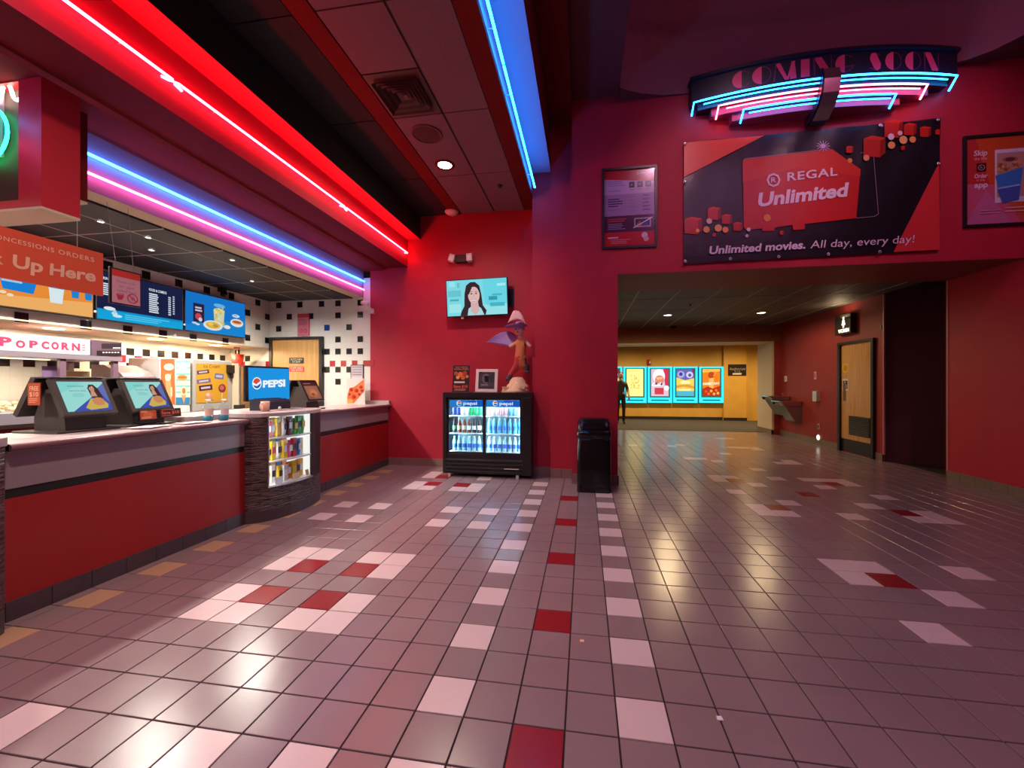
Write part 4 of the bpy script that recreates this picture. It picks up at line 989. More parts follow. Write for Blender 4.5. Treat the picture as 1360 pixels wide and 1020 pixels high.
pr.rect(1042, 142, 1153, 185, '18100c'); pr.text('KITCHEN', 1056, 162, 1140, 162, 14, 'd0c8b8'); pr.text('STAFF', 1068, 180, 1128, 180, 13, 'd0c8b8')
pr.rect(1045, 208, 1155, 246, 'c82820'); pr.text('STAFF ONLY', 1052, 225, 1148, 225, 12, 'f0d8d0'); pr.text('NO ENTRY', 1060, 242, 1148, 242, 12, 'f0d8d0')
pr.build('door_signs', d1)
# security camera at the corner of the red wall
t = thing('security_camera', 'small pink-lit security camera on the corner above the worktop end', 'camera', (-3.5, 6.15, 2.62))
WP = mat('camera_shell', (.75, .6, .6), .4)
obj('mount', MB().box(-3.52, -3.46, 6.16, 6.2, 2.50, 2.58, WP).tube([(-3.5, 6.17, 2.56), (-3.52, 6.12, 2.63)], .018, WP, 8), t)
obj('body', MB().lathe([(0, -.07), (.03, -.07), (.034, -.05), (.03, .05), (0, .06)], (0, 0, 0), WP, 14, axis='X').xf(Matrix.Translation((-3.56, 6.10, 2.655)) @ Matrix.Rotation(.25, 4, 'Y')), t)

# ------------------------------------------------------------------ menu screens
def menuscreen(label, y0, y1, z0, z1, paint):
    t = thing('menu_screen', label, 'screen', (XB + .05, (y0 + y1) / 2, z0))
    obj('shell', MB().box(XB + .03, XB + .10, y0, y1, z0, z1, BLK), t, bevel=.004)
    obj('wall_mount', MB().box(XB, XB + .03, y0 + .3, y1 - .3, z0 + .15, z1 - .15, DKG), t)
    W_ = y1 - y0 - .02; H_ = z1 - z0 - .02
    pr = Pr(onUV((XB + .101, y0 + .01, z1 - .01), (0, W_, 0), (0, 0, -H_), 100, 100 * H_ / W_), e=.9); paint(pr, 100 * H_ / W_); pr.build('screen_print', t)
def m_food(pr, h):
    pr.rect(0, 0, 100, h, '1878d0'); pr.poly([(0, h), (100, h), (100, h * .5), (0, h * .85)], '1c8ad8')
    pr.rect(11, 15, 28, 42, '2a2444'); pr.lines(14, 20, 25, 28, 2, 'd0c8d8', .6); pr.disc(19, 34, 5, 'c8485c'); pr.disc(22, 38, 3, 'e0d0d0'); pr.disc(13, 44, 4, 'c8d8e8', ry=1.5); pr.disc(18, 45.5, 3, 'e0e8f0', ry=1.3)
    pr.poly([(43, 20), (62, 18), (60, 44), (45, 45)], 'cfd8b0'); pr.disc(52, 20, 9, 'e8d890', ry=4); pr.disc(53, 12, 10, '6ab8e8', ry=3)
    random.seed(4)
    for k in range(24): pr.disc(44 + random.random() * 17, 15 + random.random() * 28, 1.9, random.choice(('e8d078', 'd8b850', 'f0e0a0')), n=6)
    pr.disc(42, 44, 16, 'e8e8e0', ry=7.5); pr.disc(42, 43.5, 12, 'e0b848', ry=5); pr.disc(38, 42, 4, 'f0d068', ry=2.5); pr.disc(46, 44, 4, 'c89838', ry=2.5); pr.disc(66, 43, 6, 'e8e8e0', ry=3)
    pr.disc(84, 34, 12, 'e8e8e8', ry=6.5); pr.disc(84, 33, 9.5, 'd8a060', ry=3.4); pr.disc(84, 32.6, 8, 'b84838', ry=1.6); pr.disc(82, 23, 7, 'd0e4f4', ry=2.6); pr.lines(77, 22, 87, 24, 1, '3878b8')
def m_list(pr, h):
    pr.rect(0, 0, 100, h, '1c2246'); pr.rect(0, h * .78, 100, h, '18a8e0'); pr.poly([(0, h * .78), (100, h * .78), (100, h * .83), (0, h * .80)], '1490d0')
    pr.text('FOOD & COMBOS', 56, 11, 78, 11, 3.2, 'e8f0f8', bold=.02); pr.lines(56, 14, 68, 40, 10, 'e0eaf4', .6, jag=.2)
    for k in range(9): pr.rect(80, 14 + k * 2.9, 83.5, 15.8 + k * 2.9, 'c8d4e4'); pr.rect(86, 12 + k * 2.9, 88.5, 13.6 + k * 2.9, 'c8d4e4')
    pr.text('DRINKS', 3, 9, 15, 9, 3, 'e8f0f8', bold=.02); pr.lines(3, 13, 14, 28, 6, 'e0eaf4', .6, jag=.1)
    pr.disc(12, h * .76, 6, 'e8f0f0', ry=2.2); pr.disc(17, h * .85, 3, 'd0eef8', ry=2); pr.disc(20, h * .9, 5, 'd0eef8', ry=1.8); pr.poly([(15, h * .78), (19, h * .78), (18, h * .86), (16, h * .86)], 'b0d8f0')
    pr.lines(28, h * .84, 84, h * .97, 3, '60d0f4', .45)
def m_cups(pr, h):
    pr.rect(0, 0, 100, h, 'f0923a'); pr.poly([(0, h), (100, h), (100, h * .7), (0, h * .85)], 'f6b468')
    pr.poly([(22, 8), (56, 12), (50, h * .72), (28, h * .70)], '1c84dc'); pr.text('REGAL', 27, 24, 48, 26, 5, 'c8e4f8'); pr.lines(27, 29, 48, 34, 1, 'a8d0f0', .5)
    pr.poly([(60, 10), (76, 11), (73, h * .82), (63, h * .82)], 'e0f0f4'); pr.poly([(60, 14), (76, 15), (74, 30), (62, 30)], '2a8ce0'); pr.lines(63, 19, 73, 24, 2, 'd8f0fc', .5)
    for x in (80, 92): pr.poly([(x, 22), (x + 8, 23), (x + 7, 37), (x + 1, 37)], '2488d8')
    pr.poly([(0, 10), (12, 12), (10, h * .55), (0, h * .55)], '1c74d0')
    for k in range(6): pr.disc(8 + k * 5, h * .76 + (k % 2) * 2, 2.5, 'f8e0c0', ry=1.6)
menuscreen('blue menu screen showing popcorn bag and hot dog, beside the tiled end wall', 4.62, 5.59, 2.055, 2.605, m_food)
menuscreen('navy menu screen listing food and drink prices behind the hanging notice', 3.63, 4.60, 2.05, 2.60, m_list)
menuscreen('orange menu screen with blue cups behind the hanging orange board', 2.64, 3.61, 2.05, 2.60, m_cups)
menuscreen('orange menu screen at the hidden end of the menu row', 1.65, 2.62, 2.05, 2.60, m_cups)
for y in (3.62, 4.61):
    tag(obj('screen_clip', MB().box(XB + .05, XB + .108, y - .01, y + .01, 2.12, 2.14, WHITEP)), 'small white clip between two menu screens', 'clip', 'menu screen clips')
t = thing('wall_camera', 'small dark camera on the ceiling edge above the blue menu screen', 'camera', (XB + .1, 5.2, 2.66))
obj('mount', MB().box(XB + .04, XB + .12, 5.16, 5.24, 2.70, 2.765, BLK), t)
obj('body', MB().ball((XB + .11, 5.2, 2.67), (.05, .045, .05), BLKG, 12, 8), t)

# ------------------------------------------------------------------ hanging boards
t = thing('hanging_board', 'orange hanging board reading pick up here over the counter', 'sign', (-3.3, 1.8, 1.94))
obj('board', MB().box(-3.315, -3.3, .75, 2.298, 1.945, 2.24, mat('orange_board', (.72, .085, .035), .5)), t)
pr = Pr(onX(-3.2985, K(0, 300, .13725)))
pr.text('CONCESSIONS ORDERS', -110, 105, 912, 352, 42, 'f0b8a0', bold=.01, sp=1.15)
pr.build('heading', t); pr = Pr(onX(-3.2985, K(0, 300, .13725))); pr.text('Pick', -270, 312, 32, 372, 105, 'f0b8a0', shear=.02, bold=.03)
pr.build('word', t); pr = Pr(onX(-3.2985, K(0, 300, .13725))); pr.text('Up', 120, 395, 415, 455, 118, 'f0b8a0', shear=.06, bold=.03)
pr.build('word', t); pr = Pr(onX(-3.2985, K(0, 300, .13725))); pr.text('Here', 480, 470, 925, 540, 105, 'f0b8a0', shear=.06, bold=.03)
pr.build('word', t)
WIRE = mat('wire', (.25, .22, .22), .4)
for y in (.95, 2.16): obj('wire', MB().tube([(-3.308, y, 2.24), (-3.308, y, 3.21)], .0016, WIRE, 4), t)
t = thing('hanging_notice', 'small framed pink notice hanging on wires before the navy menu screen', 'sign', (-3.6, 2.66, 1.97))
obj('frame', MB().box(-3.615, -3.6, 2.548, 2.772, 1.958, 2.238, BLK), t, bevel=.003)
pr = Pr(onUV((-3.598, 2.562, 2.226), (0, .198, 0), (0, 0, -.256), 100, 130))
pr.rect(0, 0, 100, 130, 'd8a0b4'); pr.rect(0, 0, 100, 26, 'd83830')
for k, s_ in enumerate(('Please order', 'or get', 'called here')): pr.text(s_, 16 + k % 2 * 8, 48 + k * 18, 86 - k % 2 * 8, 48 + k * 18, 9, '9a6a84', shear=.1)
pr.ring(72, 104, 16, 20, 'c82c40', 20); pr.line(59, 92, 85, 116, 4, 'c82c40'); pr.disc(72, 104, 7, 'c06078', n=10); pr.poly([(14, 96), (40, 90), (40, 104), (34, 116), (20, 118)], 'c83048'); pr.disc(28, 94, 10, 'd08098', ry=4)
pr.build('print', t)
for y in (2.60, 2.72): obj('wire', MB().tube([(-3.608, y, 2.238), (-3.70 + (y - 2.6) * .3, y, 2.765)], .0014, WIRE, 4), t)

# ------------------------------------------------------------------ blade sign with neon
t = thing('neon_blade_sign', 'red hanging sign box with white and green neon over the counter end', 'sign', (-4.1, 2.05, 2.40))
BR = mat('sign_box_red', (.52, .012, .028), .5)
fx = AY(26, 200, 1.965).x
mb = MB().box(-5.2, -3.27, 2.02, 2.15, 2.42, 3.209, BR).box(fx, -3.27, 1.96, 2.02, 2.42, 3.209, BR).box(-5.2, fx, 1.96, 2.02, 2.42, 2.47, BR).box(-5.2, fx, 1.96, 2.02, 3.20, 3.209, BR)
obj('box', mb, t)
obj('underside', MB().box(-5.2, -3.27, 1.96, 2.15, 2.405, 2.42, CREAM), t)
obj('recess_panel', MB().box(-5.2, fx - .002, 2.012, 2.018, 2.47, 3.20, mat('recess_brown', (.07, .035, .03), .6)), t)
NW = emat('neon_white', (1, .78, .55), 14); NG = emat('neon_green', (.02, 1, .28), 9)
kk = K(0, 60, .24528)
sq = [(-150, 330), (-120, 250), (-95, 230), (-80, 300), (-50, 260), (-40, 225), (-25, 290), (0, 300), (20, 215), (42, 205), (60, 240), (75, 285), (95, 298), (112, 288), (122, 270)]
pts = [AY(*kk(*p), 1.985) for p in sq]
sm_ = []
for i in range(len(pts) - 1):
    a = pts[max(i - 1, 0)]; b_ = pts[i]; c = pts[i + 1]; d = pts[min(i + 2, len(pts) - 1)]
    for k in range(4):
        u = k / 4; sm_.append(.5 * ((2 * b_) + (c - a) * u + (2 * a - 5 * b_ + 4 * c - d) * u * u + (3 * b_ - a - 3 * c + d) * u ** 3))
sm_.append(pts[-1])
obj('neon_script', MB().tube(sm_, .009, NW, 8), t)
c = AY(*kk(-75, 480), 1.985); r_ = (AY(*kk(40, 480), 1.985) - c).length
obj('neon_ring', MB().tube([c + Vector((r_ * math.cos(R(a)), 0, r_ * math.sin(R(a)))) for a in range(0, 361, 12)], .009, NG, 8), t)
obj('ring_disc', MB().lathe([(0, 0), (r_ * .88, 0)], c + Vector((0, .02, 0)), mat('teal_disc', (.02, .2, .25), .5), 24, axis='Y'), t)
struct('trim_cove_end', MB().box(-3.9, -3.42, 2.22, 2.29, 2.6, 3.21, CEILRED).box(-3.9, -3.42, 2.22, 2.29, 2.585, 2.6, CREAM))
for x, y in ((-4.19, 2.9), (-4.19, 3.284), (-4.0, 4.032), (-4.55, 2.35), (-4.55, 3.6), (-4.55, 4.9)):
    downlight(x, y, ZCC - .005, .028, 'tiny round lamp in the black concession ceiling', 'pin lamps of the concession ceiling', 8, (1, .9, .75), GRIDW)
for y, lb in ((2.6, 'orange cup screen'), (3.55, 'gap before the navy screen'), (4.6, 'gap before the blue food screen'), (5.5, 'blue food screen, beside the end wall')):
    tag(obj('under_shelf_light', MB().lathe([(0, -.012), (.075, -.012), (.085, 0)], (-5.75, y, 1.945), emat('under_light', (1, .8, .5), 4), 20)), 'round warm light under the bulkhead, below the ' + lb, 'light', 'lights under the bulkhead')

# ------------------------------------------------------------------ back counter and machines
t = thing('back_counter', 'long red-fronted back counter under the menu screens', 'counter', (-5.85, 3, 0))
obj('top', MB().box(XL + .005, -5.5, -.5, 6.0, .90, .94, TOPM), t)
for k in range(8):
    y0 = -.5 + k * .8125; o = obj('cabinet', MB().box(XL + .005, -5.55, y0 + .003, y0 + .8095, .1, .90, REDL), t)
    obj('handle', MB().box(-5.55, -5.53, y0 + .3, y0 + .5, .8, .815, STEEL), o)
obj('plinth', MB().box(XL + .005, -5.6, -.5, 6.0, 0, .1, BLK), t)
t = thing('popcorn_machine', 'wide glass popcorn machine with a lit white popcorn sign', 'popcorn machine', (-5.7, 3.1, .94))
PUR = mat('machine_plum', (.16, .09, .13), .4); ALU = mat('machine_metal', (.42, .36, .42), .35, metal=.6)
obj('base', MB().box(-6.1, -5.42, 2.2, 3.95, .94, 1.06, ALU), t, bevel=.005)
obj('canopy', MB().box(-6.1, -5.46, 2.2, 3.95, 1.63, 1.83, PUR), t, bevel=.005)
obj('canopy_rail', MB().box(-6.1, -5.40, 2.2, 3.95, 1.60, 1.65, ALU), t)
for x, y in ((-5.44, 2.22), (-5.44, 3.9), (-6.08, 2.22), (-6.08, 3.9), (-5.44, 3.42)): obj('post', MB().box(x - .02, x + .02, y - .025, y + .025, 1.06, 1.60, PUR), t)
obj('glass_front', MB().box(-5.45, -5.447, 2.245, 3.40, 1.06, 1.60, GLASS), t)
mb = MB().box(-5.46, -5.41, 2.2, 3.645, 1.655, 1.825, emat('popcorn_sign_light', (1, .98, .9), 1.15)); s = obj('sign_panel', mb, t)
pr = Pr(onX(-5.408, K(0, 430, .17647)))
pr.text('P', -10, 162, 88, 168, 62, 'd83058', bold=.05)
for ch, x0, x1, yb in (('O', 118, 190, 176), ('P', 220, 285, 178), ('C', 312, 370, 184), ('O', 386, 442, 188), ('R', 462, 522, 192), ('N', 540, 602, 198)): pr.text(ch, x0, yb, x1, yb + 5, 50, 'd83058', bold=.05)
for k in range(3): pr.rect(618, 160 + k * 18, 640, 166 + k * 18, 'd83058')
pr.build('sign_lettering', s)
cp = obj('control_panel', MB().box(-5.46, -5.41, 3.66, 3.95, 1.655, 1.825, mat('control_plum', (.12, .07, .10), .4)), t)
pr = Pr(onX(-5.408, K(0, 430, .17647)))
pr.rect(765, 148, 915, 188, '2a1820'); pr.rect(728, 202, 915, 242, '1c1018'); pr.rect(850, 178, 908, 186, 'd8c8c8')
for k in range(6): pr.rect(772 + k * 22, 212, 786 + k * 22, 220, 'e0c8c8')
pr.build('control_print', cp)
obj('kettle', MB().lathe([(0, 0), (.12, 0), (.15, .05), (.15, .16), (.02, .19), (0, .19)], (-5.75, 2.7, 1.28), STEEL, 18), t)
lamp('popcorn_fill_lamp', 'AREA', (-5.75, 3.0, 1.59), 14, (1, .78, .5), .1, rot=(0, 0, 0), size_y=1.2)  # fill lamp added under the canopy to brighten the cabinet
obj('fill_bar', MB().box(-5.78, -5.72, 2.5, 3.5, 1.592, 1.599, emat('fill_bar_glow', (1, .8, .5), 3)), t)  # glowing bar added to go with the fill lamp
obj('kettle_arm', MB().tube([(-5.75, 2.7, 1.46), (-5.75, 2.7, 1.60)], .012, STEEL, 8), t)
obj('inner_card', MB().box(-5.5, -5.496, 3.3, 3.47, 1.2, 1.52, mat('card_purple', (.25, .13, .25), .5)).box(-5.496, -5.494, 3.31, 3.46, 1.3, 1.33, mat('card_yellow', (.6, .35, .05), .5)), t)
random.seed(2)
mb = MB()
for k in range(260):
    y = random.uniform(2.26, 3.36); x = random.uniform(-6.0, -5.48); mb.ball((x, y, 1.065 + random.random() * .14 * (1 - abs(y - 2.8))), .016, mat('popcorn_cream', (.8, .66, .36), .8), 6, 4)
obj('popcorn', mb, t, kind='stuff')
obj('tray', MB().box(-5.98, -5.47, 3.52, 3.88, 1.06, 1.12, BLK), t, bevel=.01); obj('panel', MB().box(-5.75, -5.735, 3.55, 3.86, 1.12, 1.48, mat('tan_panel', (.42, .30, .16), .5)), t); obj('scoop', MB().tube([(-5.62, 3.55, 1.30), (-5.6, 3.66, 1.33)], .008, BLK, 6).ball((-5.6, 3.70, 1.33), (.03, .05, .03), BLK, 8, 6).tube([(-5.6, 3.70, 1.12), (-5.6, 3.70, 1.30)], .006, BLK, 6), t)
t = thing('food_warmer', 'plum-grey food warmer with a sloped clear lid on the back counter', 'food warmer', (-5.7, 4.22, .94))
obj('body', MB().box(-6.0, -5.5, 4.03, 4.42, .94, 1.42, PUR), t, bevel=.008)
obj('lid', MB().prism([(-5.98, 4.04, 1.42), (-5.5, 4.04, 1.42), (-5.56, 4.04, 1.47), (-5.8, 4.04, 1.57), (-5.98, 4.04, 1.57)], (0, .37, 0), mat('lid_plum', (.22, .15, .17), .2)), t, bevel=.008)
obj('handle', MB().tube([(-5.49, 4.1, 1.40), (-5.47, 4.12, 1.40), (-5.47, 4.33, 1.40), (-5.49, 4.35, 1.40)], .008, CHROME, 6), t)
t = thing('snack_cooler', 'snack cabinet with an orange and a pale blue printed front panel', 'cabinet', (-5.75, 4.66, .94))
obj('body', MB().box(-6.0, -5.51, 4.46, 4.87, .94, 1.68, WHITEP), t, bevel=.005)
k5 = K(200, 450, .17647)
pr = Pr(onX(-5.505, k5)); pr.poly([(78, 152), (180, 150), (184, 492), (150, 492), (78, 480)], 'e06a35'); pr.disc(138, 212, 38, 'f0e4d0', ry=26); pr.lines(112, 204, 164, 220, 2, 'd09868', .5)
pr.poly([(105, 265), (160, 262), (150, 300), (160, 470), (120, 400)], 'f0a070'); pr.disc(130, 290, 22, 'f4d8b8', ry=26); pr.disc(156, 400, 8, 'f4d0a0', ry=40); pr.build('front_panel_orange', t)
pr = Pr(onX(-5.505, k5)); pr.poly([(186, 150), (298, 150), (300, 495), (188, 495)], 'e8e2c8')
for k in range(7): pr.rect(190, 165 + k * 46, 296, 180 + k * 46, '7cc4c4')
pr.disc(240, 208, 34, 'e8e8d8'); pr.ring(240, 208, 26, 30, '5aa8b0'); pr.disc(238, 292, 38, 'd89a50', ry=22); pr.disc(238, 290, 34, 'b86038', ry=8); pr.rect(190, 440, 296, 492, '3a84b0'); pr.poly([(230, 420), (266, 420), (250, 490)], 'd8a060'); pr.disc(249, 392, 24, 'e8d0a0', ry=34); pr.disc(249, 392, 12, 'b86a40', ry=22)
pr.build('front_panel_blue', t)
t = thing('ice_cream_freezer', 'grey-framed freezer with a yellow ice cream picture panel', 'freezer', (-5.75, 5.2, .94))
pa, pb = AX(257, 480, -5.5), AX(310, 537, -5.5)
obj('body', MB().box(-6.05, -5.51, pa.y, 5.55, .94, 1.69, mat('freezer_grey', (.42, .40, .37), .4)), t, bevel=.01)
pr = Pr(onX(-5.505, k5)); pr.poly([(345, 185), (580, 192), (580, 472), (345, 485)], 'c8962c'); pr.text('Ice Cream', 398, 218, 522, 220, 26, '3a2a14')
for x, y, w2, h2, a, c_ in ((395, 250, 46, 14, -.12, '4a3048'), (400, 318, 52, 16, -.14, '6a5a78'), (414, 368, 50, 20, -.12, '3a2030'), (516, 282, 34, 20, .1, '5a6a98')):
    p_ = [(x + dx * math.cos(a) - dy * math.sin(a), y + dx * math.sin(a) + dy * math.cos(a)) for dx, dy in ((-w2, -h2), (w2, -h2), (w2, h2), (-w2, h2))]; pr.poly(p_, c_)
    p_ = [(x + dx * .7 * math.cos(a) - dy * .4 * math.sin(a), y + dx * .7 * math.sin(a) + dy * .4 * math.cos(a)) for dx, dy in ((-w2, -h2), (w2, -h2), (w2, h2), (-w2, h2))]; pr.poly(p_, 'b8a8b8')
pr.disc(538, 372, 28, '7a2430', ry=32); pr.disc(536, 368, 16, 'b85a50', ry=18); pr.line(538, 404, 536, 450, 6, 'e0c898'); pr.disc(435, 425, 28, 'd08a70', ry=26); pr.disc(430, 420, 14, 'e8c0a0', ry=12); pr.build('picture_panel', t)
obj('latch', MB().box(-5.51, -5.45, 5.44, 5.545, 1.50, 1.63, BLK).box(-5.50, -5.46, 5.49, 5.53, 1.42, 1.50, BLK), t, bevel=.008)
t = thing('soda_tower', 'stainless steel soda dispenser with a bucket on top, beside the freezer', 'soda dispenser', (-5.7, 5.75, .94))
obj('column', MB().box(-6.0, -5.47, 5.66, 5.95, .94, 1.62, STEEL), t, bevel=.01)
obj('side_column', MB().box(-5.9, -5.5, 5.56, 5.66, .94, 1.66, mat('cream_panel', (.8, .7, .5), .4)), t)  # side column in one flat cream colour
obj('drip_tray', MB().box(-5.5, -5.40, 5.57, 5.68, .945, 1.0, DKG), t)
t = thing('popcorn_bucket', 'red bucket with popcorn on top of the soda dispenser', 'bucket', (-5.7, 5.8, 1.62))
obj('bucket', MB().lathe([(0, .002), (.075, .002), (.1, .2), (.096, .2), (.072, .01), (0, .01)], (-5.68, 5.82, 1.62), mat('bucket_red', (.6, .03, .02), .4), 18), t)
t = thing('bucket_sign', 'little pink card on a stick in the red bucket', 'sign', (-5.68, 5.82, 1.63))
obj('stick', MB().tube([(-5.68, 5.82, 1.632), (-5.66, 5.80, 1.93)], .004, WHITEP, 6), t); obj('card', MB().box(-5.664, -5.66, 5.74, 5.85, 1.90, 2.02, mat('card_dusty', (.5, .22, .2), .5)), t)

# ================================================================== DRINK FRIDGE
FX0, FX1, FY0, FY1, FZ = -2.02, -.735, 5.52, 6.12, 1.21
t = thing('drink_fridge', 'black two-door glass drink fridge with lit shelves against the red wall', 'fridge', ((FX0 + FX1) / 2, 5.8, 0))
FB = mat('fridge_black', (.012, .010, .011), .3)
G0, G1, GZ0, GZ1 = -1.955, -.885, .35, 1.11
mb = MB().box(FX0, FX1, FY0, FY1, 1.14, FZ, FB).box(FX0, FX0 + .05, FY0, FY1, .05, 1.14, FB).box(FX1 - .13, FX1, FY0, FY1, .05, 1.14, FB).box(FX0 + .05, FX1 - .13, FY1 - .04, FY1, .05, 1.14, FB).box(FX0 + .05, FX1 - .13, FY0 + .02, FY1 - .04, .05, .335, FB)
obj('cabinet', mb, t, bevel=.004)
obj('liner', MB().box(FX0 + .05, FX1 - .13, FY1 - .05, FY1 - .042, .335, 1.14, mat('fridge_liner', (.6, .75, .8), .4)), t)
obj('lamp_strip', MB().box(FX0 + .053, FX0 + .062, FY0 + .07, FY0 + .09, .36, 1.10, emat('fridge_led', (.55, .88, 1), 110)), t)
obj('lamp_strip', MB().box(FX1 - .142, FX1 - .133, FY0 + .07, FY0 + .09, .36, 1.10, MATS['fridge_led']), t)
obj('lamp_strip', MB().box(-1.42, -1.405, FY0 + .09, FY0 + .10, .36, 1.10, MATS['fridge_led']), t)
obj('lamp_strip', MB().box(FX0 + .08, FX1 - .16, FY0 + .06, FY0 + .075, 1.12, 1.13, MATS['fridge_led']), t)
FSH = mat('fridge_shelf', (.65, .72, .75), .3)
SZ = (.345, .605, .862)
for z in SZ: obj('shelf', MB().box(FX0 + .064, FX1 - .144, FY0 + .11, FY1 - .06, z, z + .012, FSH), t)
for x0, x1, yy in ((FX0 + .0505, -1.39, FY0 + .035), (-1.43, FX1 - .1305, FY0 + .005)):
    mb = MB().box(x0, x0 + .032, yy, yy + .022, .335, 1.14, FB).box(x1 - .032, x1, yy, yy + .022, .335, 1.14, FB).box(x0 + .032, x1 - .032, yy, yy + .022, .335, GZ0 + .008, FB).box(x0 + .032, x1 - .032, yy, yy + .022, 1.105, 1.14, FB)
    o = obj('sliding_door', mb, t)
    obj('pane', MB().box(x0 + .032, x1 - .032, yy + .009, yy + .012, GZ0 + .008, 1.105, GLASS), o)
for x0, x1 in ((G0 + .02, -1.425), (-1.395, G1 - .02)):
    W_ = x1 - x0; s = obj('header_sign', MB().box(x0, x1, FY0 + .062, FY0 + .066, 1.005, 1.10, emat('header_blue', (.02, .22, .62), .9)), t)
    pr = Pr(onUV((x0, FY0 + .061, 1.10), (W_, 0, 0), (0, 0, -.095), 100, 20), e=.9)
    pr.poly([(55, 0), (100, 0), (100, 20), (40, 20)], '1a5cc0'); pr.disc(27, 9.5, 7.5, 'e8f2fa', ry=8); pr.disc(28, 9.5, 5.6, '2a5cb0', ry=6.2); pr.disc(28, 9.2, 5.6, 'd8584a', ry=6.0, a0=15, a1=195, n=12); pr.line(22.5, 9, 34, 10, 2.2, 'e8f2fa')
    pr.text('pepsi', 40, 14, 80, 14, 9.5, 'dff0fc', bold=.03); pr.build('header_print', s)
for k in range(4):
    z = .075 + k * .052
    obj('louvre', MB().prism([(FX0 + .045, FY0 + .022, z), (FX0 + .045, FY0 - .008, z + .008), (FX0 + .045, FY0 - .008, z + .02), (FX0 + .045, FY0 + .022, z + .034)], (FX1 - FX0 - .17, 0, 0), mat('louvre_black', (.03, .028, .028), .25)), t)
obj('badge', MB().box(-1.12, -.91, FY0 - .0115, FY0 - .0085, .136, .146, mat('badge_cream', (.75, .6, .5), .4)), t)
for x in (FX0 + .09, FX1 - .2): obj('foot', MB().box(x - .02, x + .02, FY0 + .02, FY0 + .06, 0, .05, mat('foot_grey', (.5, .48, .48), .5)), t)
for x in (FX0 + .09, FX1 - .2): obj('foot', MB().box(x - .02, x + .02, FY1 - .08, FY1 - .04, 0, .05, MATS['foot_grey']), t)
# cans and bottles
def can(x, z, c, nm, y=FY0 + .17):
    t = thing('drink_can', f'{nm} drink can on the top shelf of the fridge', 'can', (x, y, z), f'{nm} cans in the fridge')
    obj('body', MB().lathe([(.0, .0), (.024, .0), (.03, .008), (.03, .102), (.025, .114)], (x, y, z), mat('can_' + nm.replace(' ', '_'), c, .25), 14), t)
    obj('lid', MB().lathe([(.025, .114), (.023, .112), (0, .112)], (x, y, z), STEEL, 14), t)
zc_ = SZ[2] + .012
lc = [('dark blue', '28347a')] * 2 + [('white', 'dfe4ea')] * 2 + [('green', '1fa05a')] * 3 + [('white and red', 'd8a0a8')]
for k, (nm, c) in enumerate(lc): can(-1.905 + k * .066, zc_, c, nm)
lc = [('white', 'dfe4ea')] * 2 + [('white and red', 'd8a0a8')] * 3 + [('pale blue', '6c9ad8')] * 2 + [('white', 'dfe4ea')]
for k, (nm, c) in enumerate(lc): can(-1.375 + k * .064, zc_, c, nm)
CLEARB = mat('bottle_blue_water', (.28, .55, .75), .12)
def bottle(x, z, c, lab, capc, nm, shelf, h=.21, y=FY0 + .17, gl=None):
    t = thing('drink_bottle', f'{nm} bottle on the {shelf} shelf of the drink fridge', 'bottle', (x, y, z), f'{nm} bottles, {shelf} shelf')
    obj('body', MB().lathe([(0, 0), (.026, 0), (.031, .008), (.031, h * .55), (.028, h * .66), (.014, h * .86), (.013, h * .93)], (x, y, z), mat('bottle_' + nm.replace(' ', '_'), c, .15), 12), t)
    obj('label_print', MB().lathe([(.0315, h * .22), (.0315, h * .5)], (x, y, z), ink(lab), 12), t)
    obj('cap', MB().lathe([(.0145, h * .92), (.0145, h), (0, h)], (x, y, z), ink(capc), 10), t)
for k in range(7):
    dk = ('2a1410', '7a3818', '8a4a20', '7a3818', '2a1c18', '2a1c18', '281818')[k]
    nm = 'amber glass' if dk in ('7a3818', '8a4a20') else 'dark cola'
    bottle(-1.90 + k * .075, SZ[1] + .012, dk, ('3a8a5a', 'd8c8a8', 'd0d0c0', 'e0e0d8', 'c8c8c8', 'd0d0d0', 'c8c8c0')[k], 'c8b090' if nm != 'dark cola' else '1c1414', nm, 'middle', .215)
    bottle(-1.37 + k * .075, SZ[1] + .012, '5aa8d8', '2a68b8', 'e8f4fa', 'clear blue water', 'middle', .215)
    bottle(-1.90 + k * .075, SZ[0] + .012, '9ad4f0', '2058c0', 'e8f4fa', 'pale blue water', 'bottom', .21)
    bottle(-1.37 + k * .075, SZ[0] + .012, 'a8d8ec', '1c48b0', 'eef6fa', 'clear water', 'bottom', .21)
# ------------------------------------------------------------------ things on the fridge
def standee(x0, x1, z1, Y, label, paint, name='promo_card', cat='sign', lean=.06):
    t = thing(name, label, cat, ((x0 + x1) / 2, Y, FZ))
    h = z1 - FZ
    obj('card', MB().prism([(x0, Y, FZ), (x1, Y, FZ), (x1, Y + lean, z1), (x0, Y + lean, z1)], (0, .006, 0), ink('1c0e0c')), t)
    obj('prop', MB().prism([((x0 + x1) / 2 - .02, Y + lean * .7, FZ + h * .7), ((x0 + x1) / 2 + .02, Y + lean * .7, FZ + h * .7), ((x0 + x1) / 2 + .02, Y + .12, FZ), ((x0 + x1) / 2 - .02, Y + .12, FZ)], (0, .004, 0), BLK), t)
    pr = Pr(onUV((x0, Y + lean - .001, z1), (x1 - x0, 0, 0), (0, -lean, -h), 100, 100 * h / (x1 - x0)), rough=.35); paint(pr, 100 * h / (x1 - x0)); pr.build('print', t); return t
